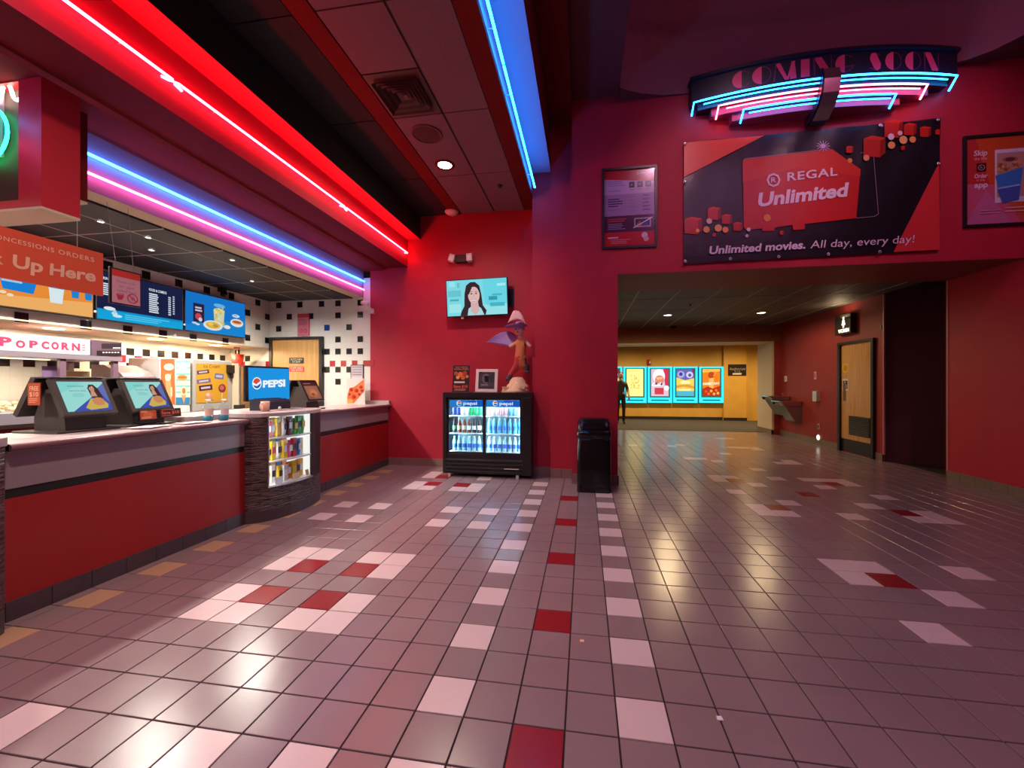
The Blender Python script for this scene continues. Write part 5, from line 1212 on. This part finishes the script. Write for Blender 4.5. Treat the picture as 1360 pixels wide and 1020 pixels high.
def p_save(pr, h):
    pr.rect(0, 0, 100, h, '1c0e0c'); pr.text('NOW HIRING', 12, h * .09, 88, h * .09, 7, 'e89a60'); pr.text('MOVIE LOVERS', 8, h * .17, 92, h * .17, 8, 'e8a870')
    for x, y, r, c in ((18, .30, 12, 'b8502c'), (45, .34, 16, 'd8702c'), (72, .29, 14, 'a8341c'), (30, .45, 11, 'e0a060'), (62, .46, 13, 'c85a2c'), (86, .42, 9, 'd08040')): pr.disc(x, h * y, r, c, n=9)
    pr.lines(10, h * .60, 90, h * .68, 1, 'e0c8b8', .8); pr.text('Save $10', 8, h * .83, 92, h * .83, h * .085, 'e85838', bold=.03); pr.lines(14, h * .88, 84, h * .96, 2, 'c89078', .4)
standee(-1.975, -1.715, 1.615, 5.80, 'black and orange promo card reading save ten dollars on the fridge', p_save)
t = thing('picture_frame', 'white framed dark photograph leaning on top of the drink fridge', 'picture frame', (-1.43, 5.8, FZ))
MF = Matrix.Translation((-1.435, 5.74, FZ + .005)) @ Matrix.Rotation(-.18, 4, 'X') @ Matrix.Rotation(.06, 4, 'Z')
WF = mat('frame_white', (.72, .58, .54), .4)
mb = MB().box(-.165, .165, 0, .02, 0, .045, WF).box(-.165, .165, 0, .02, .30, .345, WF).box(-.165, -.12, 0, .02, .045, .30, WF).box(.12, .165, 0, .02, .045, .30, WF); obj('frame', mb.xf(MF), t, bevel=.003)
pr = Pr(lambda x, y, l: MF @ Vector((-.12 + .24 * x / 100, .014 - .00015 * l, .30 - .255 * y / 106))); pr.rect(0, 0, 100, 106, '33303a'); pr.disc(45, 40, 26, '5a5664', ry=32, n=14); pr.disc(48, 34, 12, '8a8088', ry=16); pr.poly([(60, 20), (95, 10), (100, 70), (70, 60)], '24222a'); pr.lines(14, 76, 60, 88, 2, 'a0989c', .4); pr.rect(10, 92, 90, 98, '16141a'); pr.build('photo', t)
obj('stand', MB().box(-.03, .03, .02, .026, .0, .24, BLK).xf(Matrix.Translation((-1.435, 5.80, FZ + .009)) @ Matrix.Rotation(.28, 4, 'X')), t)
# figurine: plain swashbuckler statuette with plumed hat and cape
ks = K(640, 405, .11765); YS = 5.78
def S(x, y, dy=0.0): p = AY(*ks(x, y), YS); return Vector((p.x, YS + dy, p.z))
t = thing('statuette', 'painted statuette with plumed hat and flying cape on the drink fridge', 'statuette', (S(380, 970).x, YS, FZ))
SAND = mat('statue_sand', (.72, .50, .30), .55, noise=.2, scale=40, bump=.3, bscale=60); ORA = mat('statue_orange', (.62, .20, .06), .5); PURP = mat('statue_purple', (.30, .16, .42), .45); SKIN = mat('statue_skin', (.72, .40, .30), .5); SRED = mat('statue_red', (.45, .03, .03), .5); BOOT = mat('statue_boot', (.06, .04, .045), .4); PLU = mat('statue_plume', (.72, .42, .40), .6)
cx = S(380, 0).x
obj('base', MB().lathe([(0, 0), (.20, 0), (.205, .012), (.19, .045), (.182, .05), (.185, .075), (.16, .085), (0, .085)], (cx, YS, FZ), SAND, 24), t)
mb = MB(); n = 16
rk = [(.165, .08), (.155, .11), (.125, .13), (.115, .17), (.09, .20), (.07, .222), (0, .226)]
mb.lathe(rk, (cx + .03, YS, FZ), SAND, 14); o = obj('rock', mb, t)
pr = Pr(lambda x, y, l: Vector((cx - .10 + .20 * x / 100, YS - .152 - .0005 * l, FZ + .075 - .03 * y / 15)))
mb = MB()
for k in range(11): mb.box(cx - .165 + k * .03, cx - .143 + k * .03, YS - .17, YS - .12, FZ + .05, FZ + .085, SAND)
obj('relief_letters', mb, t, kind='stuff')
def limb(name, pts, rs, m): obj(name, MB().tube(pts, rs, m, 10), t)
hip = S(440, 640); 
body = MB()
# one continuous body skin: torso, arms, legs and neck grown from joints
jn = [S(445, 620), S(440, 520), S(440, 420), S(432, 365), S(425, 330), S(390, 440, -.02), S(335, 470, -.03), S(312, 455, -.04), S(490, 395, -.01), S(530, 450, -.03), S(560, 475, -.04), S(400, 690, -.02), S(345, 760, -.02), S(300, 840, -.02), S(475, 680, .0), S(515, 690, .0), S(500, 760, .0), S(540, 765, -.03), S(280, 850, -.05)]
jr = [.068, .072, .074, .034, .03, .042, .036, .034, .036, .028, .024, .06, .045, .036, .056, .05, .04, .03, .034]
ed = [(0, 1), (1, 2), (2, 3), (3, 4), (2, 5), (5, 6), (6, 7), (2, 8), (8, 9), (9, 10), (0, 11), (11, 12), (12, 13), (13, 18), (0, 14), (14, 15), (15, 16), (16, 17)]
def skinfig(name, parent, jn, jr, ed, mats, pick, root=0):
    me = bpy.data.meshes.new(name); off = OFF[parent]
    me.from_pydata([tuple(p - off) for p in jn], ed, [])
    o = bpy.data.objects.new(name, me); col.objects.link(o)
    sk = o.modifiers.new('skin', 'SKIN'); sk.use_smooth_shade = True
    for v, r in zip(me.skin_vertices[0].data, jr): v.radius = (r, r)
    me.skin_vertices[0].data[root].use_root = True
    sb = o.modifiers.new('sub', 'SUBSURF'); sb.levels = 2; sb.render_levels = 2
    bpy.context.view_layer.update()
    dg = bpy.context.evaluated_depsgraph_get()
    m2 = bpy.data.meshes.new_from_object(o.evaluated_get(dg)); bpy.data.objects.remove(o)
    m2.materials.clear()
    for m in mats: m2.materials.append(m)
    for p in m2.polygons: p.material_index = pick(p.center + off); p.use_smooth = True
    o = bpy.data.objects.new(name, m2); col.objects.link(o); o.parent = parent; OFF[o] = off.copy(); return o
def pick(c):
    q = ks; p = px(c); X_, Y_ = (p[0] - 640) / .11765, (p[1] - 405) / .11765
    if Y_ > 590: return 2 if X_ < 420 and Y_ < 790 else (3 if X_ > 480 or Y_ > 790 else 1)
    if X_ < 350 or X_ > 500 or Y_ < 370: return 0
    return 1
bd = skinfig('body', t, jn, jr, ed, [SKIN, ORA, SRED, BOOT], pick)
obj('belt', MB().lathe([(.072, -.014), (.073, .014)], S(442, 585), BOOT, 16), t); obj('buckle', MB().box(S(490, 590).x - .018, S(490, 590).x + .018, YS - .085, YS - .072, S(490, 590).z - .018, S(490, 590).z + .018, STEEL), t)
hc_ = S(425, 295, -.01)
h = obj('head', MB().ball(hc_, (.066, .062, .066), SKIN, 14, 10), t)
obj('nose', MB().ball(hc_ + Vector((-.028, -.062, -.008)), (.022, .03, .018), SKIN, 10, 6), h)
for sx in (-.042, .004): obj('eye', MB().ball(hc_ + Vector((sx, -.05, .016)), .011, BLKG, 8, 6), h)
obj('mouth', MB().box(hc_.x - .03, hc_.x + .004, hc_.y - .06, hc_.y - .05, hc_.z - .032, hc_.z - .023, SRED), h)
obj('ear', MB().ball(hc_ + Vector((.062, .005, .0)), (.016, .016, .028), SKIN, 8, 6), h)
# hat
def brim(u, v):
    a = 2 * math.pi * u; r = .05 + .11 * v; x = math.cos(a) * r * (1.35 if math.cos(a) < 0 else .8); y = math.sin(a) * r
    return S(420, 262) + Vector((x, y - .01, .035 * v * v * abs(math.sin(a)) + (.02 * v if x > 0 else -.005 * v) + .01))
ht = obj('hat', MB().grid(brim, 24, 5, PURP).lathe([(.074, -.015), (.07, .05), (.05, .095), (0, .105)], S(425, 265), PURP, 16), t, thick=.004)
def plume(u, v):
    a = S(300, 185) * (1 - u) ** 2 + S(395, 20) * 2 * u * (1 - u) + S(505, 225) * u * u
    wd = .062 * math.sin(math.pi * min(1, u * 1.05 + .08)) + .008
    q = (v - .5) * 2
    return a + Vector((.012 * q * math.cos(u * 9), .02 * q, wd * q + .006 * math.sin(u * 60)))
obj('plume', MB().grid(plume, 28, 4, PLU), ht, thick=.012)
# cape
def cape(u, v):
    a = S(400, 375, .03).lerp(S(330, 475, -.02), v); b_ = S(75, 418, .0).lerp(S(60, 425, -.05), v)
    p = a.lerp(b_, u); p.z += .13 * math.sin(math.pi * u ** .8) * (1 - v * .95) * 1.0; p.y += .05 * math.sin(u * 5) * (1 - v); return p
obj('cape', MB().grid(cape, 16, 8, PURP), t, thick=.006)
# ------------------------------------------------------------------ wall television
TVM = Matrix.Translation((-1.66, 6.07, 2.682)) @ Matrix.Rotation(-.02, 4, 'Y') @ Matrix.Rotation(.06, 4, 'X')
t = thing('wall_television', 'television showing a smiling woman, tilted out from the red wall', 'television', (-1.66, 6.15, 2.4))
obj('shell', MB().box(-.495, .495, -.03, .02, -.29, .29, BLK).xf(TVM), t, bevel=.006)
obj('bracket', MB().box(-.1, .1, .02, .09, -.12, .12, DKG).xf(TVM), t); obj('wall_plate', MB().box(-1.52, -1.1, 6.18, 6.2, 2.55, 2.82, BLK), t)
obj('sensor', MB().box(-.26, -.22, -.03, -.01, -.325, -.29, mat('sensor_tan', (.5, .3, .3), .5)).xf(TVM), t)
pr = Pr(lambda x, y, l: TVM @ Vector((-.48 + .96 * x / 100, -.031 - .0002 * l, .275 - .55 * y / 57)), e=.95)
pr.rect(0, 0, 100, 57, '7fdce8'); pr.poly([(60, 0), (100, 0), (100, 57), (66, 57)], '6cd8e8'); pr.poly([(66, 57), (62, 40), (80, 44), (100, 40), (100, 57)], '98e4ec')
for x, y, a, b_, c in ((4, 2, 14, 10, '9ae8f0'), (18, 4, 22, 12, '68c4d0'), (2, 16, 24, 26, '6cc8d4'), (5, 30, 20, 33, '4ab0bc'), (70, 28, 84, 34, '3a9cac'), (76, 24, 92, 27, '50b4c4'), (72, 38, 96, 44, '48b8d0'), (84, 8, 98, 12, 'a8f0f4'), (3, 38, 24, 52, 'a0e8ec'), (26, 12, 30, 40, '88dce4')): pr.rect(x, y, a, b_, c)
pr.poly([(30, 22), (33, 9), (40, 4), (48, 4), (55, 10), (58, 24), (60, 42), (66, 50), (64, 57), (22, 57), (24, 50), (29, 42)], '3a2830')
pr.poly([(34, 57), (36, 46), (42, 42), (51, 42), (57, 46), (62, 57)], 'a8dce0'); pr.poly([(40, 34), (52, 34), (54, 50), (47, 57), (40, 50)], 'd8b0b0'); pr.disc(45.5, 25, 9.6, 'e0b8b4', ry=13.5, n=24)
pr.poly([(35, 22), (37, 11), (44, 8), (42, 14), (37, 24)], '3a2830'); pr.poly([(44, 8), (53, 11), (56, 24), (52, 15)], '3a2830')
for x in (41.5, 49.5): pr.disc(x, 22.5, 1.8, '4a3038', ry=1, n=10); pr.line(x - 2.2, 19.6, x + 2.2, 19.4, .7, '4a3038')
pr.line(45.5, 23, 45, 28, .8, 'c89494'); pr.disc(45.3, 32.5, 3.6, 'f4ecec', ry=1.5, n=12); pr.line(41.5, 31.6, 49.2, 31.6, .8, 'c0606c'); pr.line(43, 34.2, 47.8, 34.2, .8, 'c0606c')
pr.build('screen_print', t)

# ------------------------------------------------------------------ litter bin
t = thing('litter_bin', 'tall glossy black litter bin against the red pillar', 'bin', (.11, 5.18, 0))
def rr(x0, x1, y0, y1, r, z, n=5):
    o = []
    for cx_, cy_, a in ((x1 - r, y1 - r, 0), (x0 + r, y1 - r, 90), (x0 + r, y0 + r, 180), (x1 - r, y0 + r, 270)):
        for k in range(n + 1): q_ = R(a + 90 * k / n); o.append(Vector((cx_ + r * math.cos(q_), cy_ + r * math.sin(q_), z)))
    return o
def loft(loops, m, sm=True):
    mb = MB(); n = len(loops[0]); v = [p for l in loops for p in l]
    mb.add(v, [(i * n + k, i * n + (k + 1) % n, (i + 1) * n + (k + 1) % n, (i + 1) * n + k) for i in range(len(loops) - 1) for k in range(n)], m, sm)
    mb.add(loops[0], [list(range(n))[::-1]], m); mb.add(loops[-1], [list(range(n))], m); return mb
x0, x1, y0, y1 = -.095, .32, 4.97, 5.35
obj('body', loft([rr(x0, x1, y0, y1, .05, 0), rr(x0, x1, y0, y1, .05, .02), rr(x0 + .004, x1 - .004, y0 + .004, y1 - .004, .05, .64), rr(x0 + .012, x1 - .012, y0 + .012, y1 - .012, .05, .66)], BLKG), t)
obj('collar', loft([rr(x0 + .006, x1 - .006, y0 + .006, y1 - .006, .05, .66), rr(x0, x1, y0, y1, .05, .67), rr(x0, x1, y0, y1, .05, .755), rr(x0 + .01, x1 - .01, y0 + .01, y1 - .01, .05, .765)], BLKG), t)
obj('lid', loft([rr(x0 + .008, x1 - .008, y0 + .03, y1 - .006, .05, .765), rr(x0 + .008, x1 - .008, y0 + .05, y1 - .006, .05, .86), rr(x0 + .03, x1 - .03, y0 + .08, y1 - .02, .06, .895), rr(x0 + .08, x1 - .08, y0 + .13, y1 - .06, .06, .905)], BLKG), t)
obj('flap', MB().box(x0 + .07, x1 - .07, y0 + .026, y0 + .034, .775, .86, BLKG), t, bevel=.004)

# ================================================================== HALL
PL = mat('hall_black', (.012, .009, .008), .4)
d2 = struct('door_2', MB().box(HX - .012, HX + .03, 7.98, 8.86, .26, 2.10, woodmat('maple_veneer', (.50, .25, .07), (.62, .34, .12))).box(HX - .014, HX + .03, 7.98, 8.86, .02, .26, PL))
obj('door_frame', MB().box(HX - .05, HX + .02, 8.86, 8.93, 0, 2.15, PL).box(HX - .05, HX + .02, 7.92, 7.98, 0, 2.15, PL).box(HX - .05, HX + .02, 7.98, 8.86, 2.10, 2.15, PL), d2)
v = obj('vent_grille', MB().box(HX - .022, HX - .012, 8.04, 8.62, .36, .72, PL), d2)
for k in range(9): obj('vent_slat', MB().prism([(HX - .022, 8.06, .375 + k * .038), (HX - .034, 8.06, .38 + k * .038), (HX - .022, 8.06, .395 + k * .038)], (0, .54, 0), PL), v)
obj('push_plate', MB().box(HX - .016, HX - .012, 8.72, 8.80, 1.0, 1.36, mat('brown_plate', (.16, .06, .03), .4)), d2)
pr = Pr(lambda x, y, l: Vector((HX - .013 - .0003 * l, 8.86 - .88 * x / 100, 2.1 - 1.84 * y / 209)))
pr.disc(14, 52, 11, 'd8b020', n=20); pr.disc(14, 52, 7, 'b88a10', n=16); pr.rect(4, 76, 24, 102, 'd8d0c0'); pr.rect(6, 80, 22, 98, '2a2a48'); pr.disc(13, 84, 2.2, 'f0f0f0', n=8); pr.ring(15, 92, 3, 4, 'f0f0f0', 12); pr.line(13, 86, 14, 91, 1.4, 'f0f0f0')
pr.build('door_signs', d2)
t = thing('restroom_sign', 'black lit box sign reading women above the wooden restroom door', 'sign', (HX - .1, 8.6, 2.35))
obj('housing', MB().box(HX - .11, HX, 8.42, 8.90, 2.30, 2.68, PL), t, bevel=.006)
pr = Pr(lambda x, y, l: Vector((HX - .111 - .0004 * l, 8.88 - .44 * x / 100, 2.66 - .34 * y / 77)), e=2.6)
pr.disc(58, 12, 6, 'fff0d0'); pr.poly([(52, 19), (64, 19), (71, 42), (45, 42)], 'fff0d0'); pr.rect(53, 42, 57, 54, 'fff0d0'); pr.rect(59, 42, 63, 54, 'fff0d0'); pr.text('WOMEN', 22, 74, 96, 74, 15, 'fff0d0', bold=.03)
pr.build('lettering', t)
lamp('restroom_sign_lamp', 'AREA', (HX - .2, 8.6, 2.62), 3.0, (1, .72, .42), .2, rot=(R(180), 0, 0), size_y=.2)
# wall plates
def plate(name, label, cat, y, z, w_, h_, m=WHITEP, d=.02, inner=None):
    t = thing(name, label, cat, (HX, y, z))
    obj('plate', MB().box(HX - d, HX, y - w_ / 2, y + w_ / 2, z - h_ / 2, z + h_ / 2, m), t, bevel=.003)
    obj('insert', MB().box(HX - d - .004, HX - d, y - w_ * .25, y + w_ * .25, z - h_ * .3, z + h_ * .3, inner or DKG), t)
plate('soap_dispenser', 'white boxy dispenser on the red hall wall beside the wooden door', 'dispenser', 9.68, 1.06, .15, .22, mat('dispenser_white', (.6, .6, .6), .4), .08, mat('dispenser_window', (.4, .55, .65), .3))
plate('wall_sign', 'small pink and white sign on the red hall wall above the dispenser', 'sign', 9.79, 1.52, .09, .17, mat('sign_pink', (.7, .4, .4), .5), .01, mat('sign_red', (.5, .05, .05), .5))
plate('thermostat', 'small white thermostat above the drinking fountain', 'thermostat', 11.1, 1.46, .11, .14, inner=mat('thermo_grey', (.4, .38, .36), .4))
plate('wall_outlet', 'small outlet plate low on the red hall wall', 'outlet', 9.66, .40, .08, .12, mat('outlet_pink', (.6, .35, .35), .4), .008)
t = thing('baseboard_lamp', 'round white night lamp near the floor on the hall baseboard', 'lamp', (HX - .03, 9.65, .1))
obj('disc', MB().lathe([(0, -.014), (.05, -.012), (.058, 0)], (HX - .016, 9.65, .16), emat('night_lamp', (1, .95, .85), 1.6), 16, axis='X'), t)
obj('rim', MB().lathe([(.058, 0), (.066, -.006), (.066, .0)], (HX - .015, 9.65, .16), WHITEP, 16, axis='X'), t)
tag(obj('door_chime', MB().ball((HX - .01, 7.78, 2.32), (.015, .018, .03), WHITEP, 8, 6)), 'small white knob on the hall wall corner by the alcove', 'knob')
# drinking fountain
def fountain(y0, z, label):
    t = thing('drinking_fountain', label, 'fountain', (HX - .2, y0 + .25, z - .5))
    obj('basin', loft([rr(HX - .46, HX, y0, y0 + .5, .06, z - .10), rr(HX - .50, HX, y0 - .01, y0 + .51, .06, z - .02), rr(HX - .50, HX, y0 - .01, y0 + .51, .06, z)], STEEL, False), t)
    obj('bowl', loft([rr(HX - .44, HX - .06, y0 + .05, y0 + .45, .08, z + .001), rr(HX - .42, HX - .08, y0 + .07, y0 + .43, .08, z + .003)], mat('bowl_dark', (.18, .16, .16), .3, metal=.8)), t)
    obj('skirt', MB().prism([(HX - .40, y0 + .02, z - .10), (HX - .16, y0 + .02, z - .48), (HX, y0 + .02, z - .48), (HX, y0 + .02, z - .10)], (0, .46, 0), mat('fountain_blue_steel', (.35, .42, .45), .25, metal=.9)), t)
    obj('spout', MB().tube([(HX - .12, y0 + .12, z), (HX - .12, y0 + .12, z + .05), (HX - .15, y0 + .14, z + .07)], .012, CHROME, 8), t)
    obj('button', MB().lathe([(.03, -.03), (.03, 0), (0, 0)], (HX - .51, y0 + .25, z - .05), BLK, 10, axis='X'), t)
fountain(10.30, .92, 'lower stainless drinking fountain with angled skirt on the hall wall')
fountain(10.86, 1.02, 'higher stainless drinking fountain next to the cream corner')
# hall downlights and ceiling bits
for x in (1.843, 3.789): downlight(x, 9.38, ZHC - .003, .10, 'round warm downlight in the black hall ceiling', 'hall downlights', 9, (1, .86, .6), GRIDW)
t = thing('ceiling_camera', 'small black dome camera under the hall ceiling by the header', 'camera', (2.4, 11.2, ZHC))
p = AZ(905, 434, ZHC); obj('dome', MB().ball((2.35, 11.2, ZHC - .03), .06, BLKG, 12, 8), t); obj('mount', MB().lathe([(.07, -.03), (.07, -.002), (0, -.002)], (2.35, 11.2, ZHC), BLK, 14), t)
t = thing('sprinkler_head', 'small dark sprinkler head in the hall ceiling', 'sprinkler', (2.2, 8.1, ZHC))
obj('head', MB().lathe([(.03, -.004), (.01, -.01), (.01, -.035), (.025, -.037), (0, -.04)], (2.02, 8.15, ZHC), BLK, 10), t); obj('plate', MB().lathe([(.04, -.003), (.04, -.006), (0, -.006)], (2.02, 8.15, ZHC), BLK, 12), t)
# ------------------------------------------------------------------ lit poster cases in the corridor
TEAL = emat('case_teal_light', (.03, .55, .68), 1.9)
kf = K(815, 475, .11765); YW = 15.6
def pcase(label, xa, xb, paint):
    a, b_ = AY(*kf(xa, 102), YW - .12), AY(*kf(xb, 512), YW - .12)
    x0, x1, z1, z0 = a.x, b_.x, a.z, b_.z
    t = thing('poster_case', label, 'poster case', ((x0 + x1) / 2, YW, z0))
    obj('housing', MB().box(x0, x1, YW - .10, YW, z0, z1, mat('case_blue_metal', (.02, .16, .22), .35)), t)
    fw = .10
    mb = MB().box(x0, x1, YW - .125, YW - .10, z1 - .06, z1, TEAL).box(x0, x1, YW - .125, YW - .10, z0, z0 + .2, TEAL).box(x0, x0 + .07, YW - .125, YW - .10, z0 + .2, z1 - .06, TEAL).box(x1 - .07, x1, YW - .125, YW - .10, z0 + .2, z1 - .06, TEAL)
    obj('lit_frame', mb, t)
    obj('name_bar', MB().box(x0 + .12, x1 - .12, YW - .128, YW - .125, z0 + .08, z0 + .12, mat('bar_navy', (.01, .05, .08), .4)), t)
    W_, H_ = x1 - x0 - .24, z1 - z0 - .34
    pr = Pr(onUV((x0 + .12, YW - .103, z1 - .09), (W_, 0, 0), (0, 0, -H_), 100, 150), e=1.5); paint(pr); pr.build('poster_print', t)
def q1(pr):
    pr.rect(0, 0, 100, 150, 'f0dc84'); random.seed(1)
    for k in range(40): pr.disc(25 + random.random() * 50, 35 + random.random() * 75, 4, random.choice(('d8b060', 'c89850', 'e8c870', 'd0a85a')), n=7)
    pr.lines(8, 8, 90, 16, 2, 'c8a850', .4)
def q2(pr):
    pr.rect(0, 0, 100, 150, 'c8a8b8'); pr.poly([(70, 0), (100, 0), (100, 110), (80, 90)], 'b83048'); pr.disc(45, 40, 34, 'e8dce0', ry=40); pr.disc(48, 60, 26, 'c87860', ry=26); pr.poly([(30, 48), (66, 44), (62, 56), (34, 58)], 'e8a888'); pr.text('Gala', 4, 96, 70, 92, 20, 'f0f0f0', shear=.2, bold=.03); pr.rect(20, 104, 72, 140, 'b83840'); pr.disc(88, 105, 14, 'f0f0f0'); pr.disc(30, 80, 8, '705068'); pr.disc(60, 84, 7, '6a4460')
def q3(pr):
    pr.rect(0, 0, 100, 150, 'e0b850'); pr.poly([(0, 0), (100, 0), (100, 50), (50, 62), (0, 46)], '5a5a98'); pr.disc(25, 30, 22, '9090c8', ry=20); pr.disc(25, 28, 10, '3a3a68'); pr.disc(75, 32, 20, 'b8b0d8', ry=18); pr.disc(76, 34, 9, '484880'); pr.poly([(88, 0), (100, 0), (100, 40)], '7a2440'); pr.poly([(0, 90), (60, 82), (100, 96), (100, 108), (40, 98), (0, 106)], 'c88838'); pr.rect(0, 122, 100, 150, '48a0b8'); pr.disc(50, 74, 30, 'f4e090', ry=10); pr.lines(14, 112, 86, 120, 1, 'f8f0d0', .7)
def q4(pr):
    pr.rect(0, 0, 100, 150, 'd8701c'); pr.poly([(0, 0), (100, 0), (100, 12), (0, 20)], 'f0a848'); pr.disc(50, 34, 18, 'a8401c', ry=20); pr.poly([(38, 52), (66, 48), (62, 110), (36, 110)], 'e0a058'); pr.line(62, 40, 80, 14, 5, 'd08848'); pr.text('DESERT DAY', 2, 88, 98, 84, 11, 'f8e8c8', bold=.03); pr.poly([(0, 110), (30, 96), (60, 108), (100, 92), (100, 150), (0, 150)], 'a82c18')
    for x, y in ((20, 125), (50, 122), (78, 118), (35, 138), (66, 138), (88, 134)): pr.disc(x, y, 8, random.choice(('e0a040', 'd06828', 'c84820')), n=8)
pcase('teal-lit poster case with a cream sketch poster in the yellow corridor', 110, 372, q1)
pcase('teal-lit poster case with a red and white portrait poster in the corridor', 386, 660, q2)
pcase('teal-lit poster case with a blue and gold poster in the corridor', 672, 948, q3)
pcase('teal-lit poster case with an orange desert poster beside the black room sign', 966, 1242, q4)
pcase('teal-lit poster case half hidden behind the red pillar', -170, 96, q3)
t = thing('room_sign', 'black auditorium sign on the yellow pilaster', 'sign', (5.2, 15.45, 1.5))
a, b_ = AY(967, 484, 15.44), AY(991, 498.5, 15.44)
obj('board', MB().box(a.x, b_.x, 15.425, 15.45, b_.z, a.z, PL), t)
pr = Pr(onUV((a.x, 15.424, a.z), (b_.x - a.x, 0, 0), (0, 0, b_.z - a.z), 100, 62)); pr.text('Auditorium', 6, 32, 94, 32, 14, 'b0a490', shear=.15); pr.text('9-12', 34, 46, 66, 46, 10, 'b0a490'); pr.rect(24, 49, 74, 58, 'd8d0c0'); pr.build('lettering', t)
t = thing('wall_alarm', 'small red fire alarm on the yellow wall above the poster cases', 'alarm', (2, 15.6, 2.1))
p = AY(*kf(400, 52), 15.58); obj('body', MB().box(p.x - .08, p.x + .06, 15.54, 15.6, p.z - .1, p.z + .1, mat('alarm_red', (.4, .01, .01), .4)), t, bevel=.01); obj('strobe', MB().box(p.x + .0, p.x + .05, 15.53, 15.54, p.z - .05, p.z + .05, WHITEP), t)
# person standing in the corridor, half hidden by the pillar
Y_ = 13.7
def Q(x, y, dy=0.0): p = AY(*kf(x, y), Y_); return Vector((p.x, Y_ + dy, p.z))
f0 = AZ(824, 561.5, 0)
base = Vector((f0.x - .02, 13.7, 0))
t = thing('person', 'person in black clothes standing in the corridor half behind the pillar', 'person', base)
B = lambda x, y, z: base + Vector((x, y, z))
jn = [B(0, 0, .92), B(0, 0, 1.12), B(0, 0, 1.32), B(0, -.01, 1.44), B(0, -.02, 1.50), B(.17, 0, 1.33), B(.24, -.02, 1.08), B(.25, -.18, .92), B(-.17, 0, 1.33), B(-.23, -.02, 1.08), B(-.22, -.12, .86), B(.09, 0, .86), B(.10, -.01, .48), B(.10, .02, .09), B(.11, -.13, .035), B(-.09, 0, .86), B(-.10, -.02, .48), B(-.10, .0, .09), B(-.11, -.14, .035)]
jr = [.125, .115, .125, .05, .05, .062, .045, .032, .062, .045, .032, .09, .06, .045, .035, .09, .06, .045, .035]
ed = [(0, 1), (1, 2), (2, 3), (3, 4), (2, 5), (5, 6), (6, 7), (2, 8), (8, 9), (9, 10), (0, 11), (11, 12), (12, 13), (13, 14), (0, 15), (15, 16), (16, 17), (17, 18)]
PSK = mat('person_skin', (.55, .32, .22), .5); PBK = mat('person_black', (.012, .011, .012), .7); PTOP = mat('person_dark_top', (.05, .035, .02), .7)
def pk(c):
    z = c.z
    if z > 1.43: return 0
    if z < 1.16 and abs(c.x - base.x) > .17 and z > .8: return 0
    return 2 if z > .95 else 1
skinfig('body', t, jn, jr, ed, [PSK, PBK, PTOP], pk)
hd = obj('head', MB().ball(B(0, -.03, 1.60), (.075, .09, .11), PSK, 14, 10), t)
obj('nose', MB().ball(B(0, -.125, 1.59), (.014, .018, .02), PSK, 8, 6), hd)
for sx in (-1, 1): obj('eye', MB().ball(B(sx * .03, -.11, 1.61), .01, BLK, 8, 6), hd); obj('ear', MB().ball(B(sx * .075, -.02, 1.60), (.012, .02, .03), PSK, 8, 6), hd)
obj('mouth', MB().box(base.x - .025, base.x + .025, base.y - .117, base.y - .11, 1.543, 1.549, SRED), hd)
obj('hair', MB().ball(B(0, .0, 1.635), (.084, .095, .10), mat('hair_dark', (.02, .012, .01), .6), 14, 10), t)
obj('belt_card', MB().box(base.x + .06, base.x + .13, base.y - .135, base.y - .128, 1.0, 1.06, WHITEP), t)
for sx, hx, hy, hz in ((1, .25, -.20, .90), (-1, -.22, -.13, .84)):
    h = obj('hand', MB().ball(B(hx, hy, hz - .02), (.03, .022, .045), PSK, 10, 8), t)
    for k in range(4): obj('finger', MB().tube([B(hx - .02 + k * .013, hy, hz - .05), B(hx - .02 + k * .013, hy - .012, hz - .095 + .006 * abs(k - 1))], .007, PSK, 6), h)
    obj('thumb', MB().tube([B(hx - sx * .028, hy, hz - .01), B(hx - sx * .042, hy - .01, hz - .05)], .008, PSK, 6), h)
# small litter on the floor
for x, y, m, lb in ((773, 852, ink('e8b090'), 'tiny pale paper scrap on the plum floor tiles beside the red tile column'), (956, 955, ink('e8dce0'), 'tiny white paper scrap on a floor joint near the pink tile column')):
    p = AZ(x, y, 0); tag(obj('paper_scrap', MB().prism([p + Vector((-.012, -.01, .0)), p + Vector((.012, -.008, .0)), p + Vector((.009, .012, .0)), p + Vector((-.01, .01, .0))], (0, .0, .004), m)), lb, 'scrap')
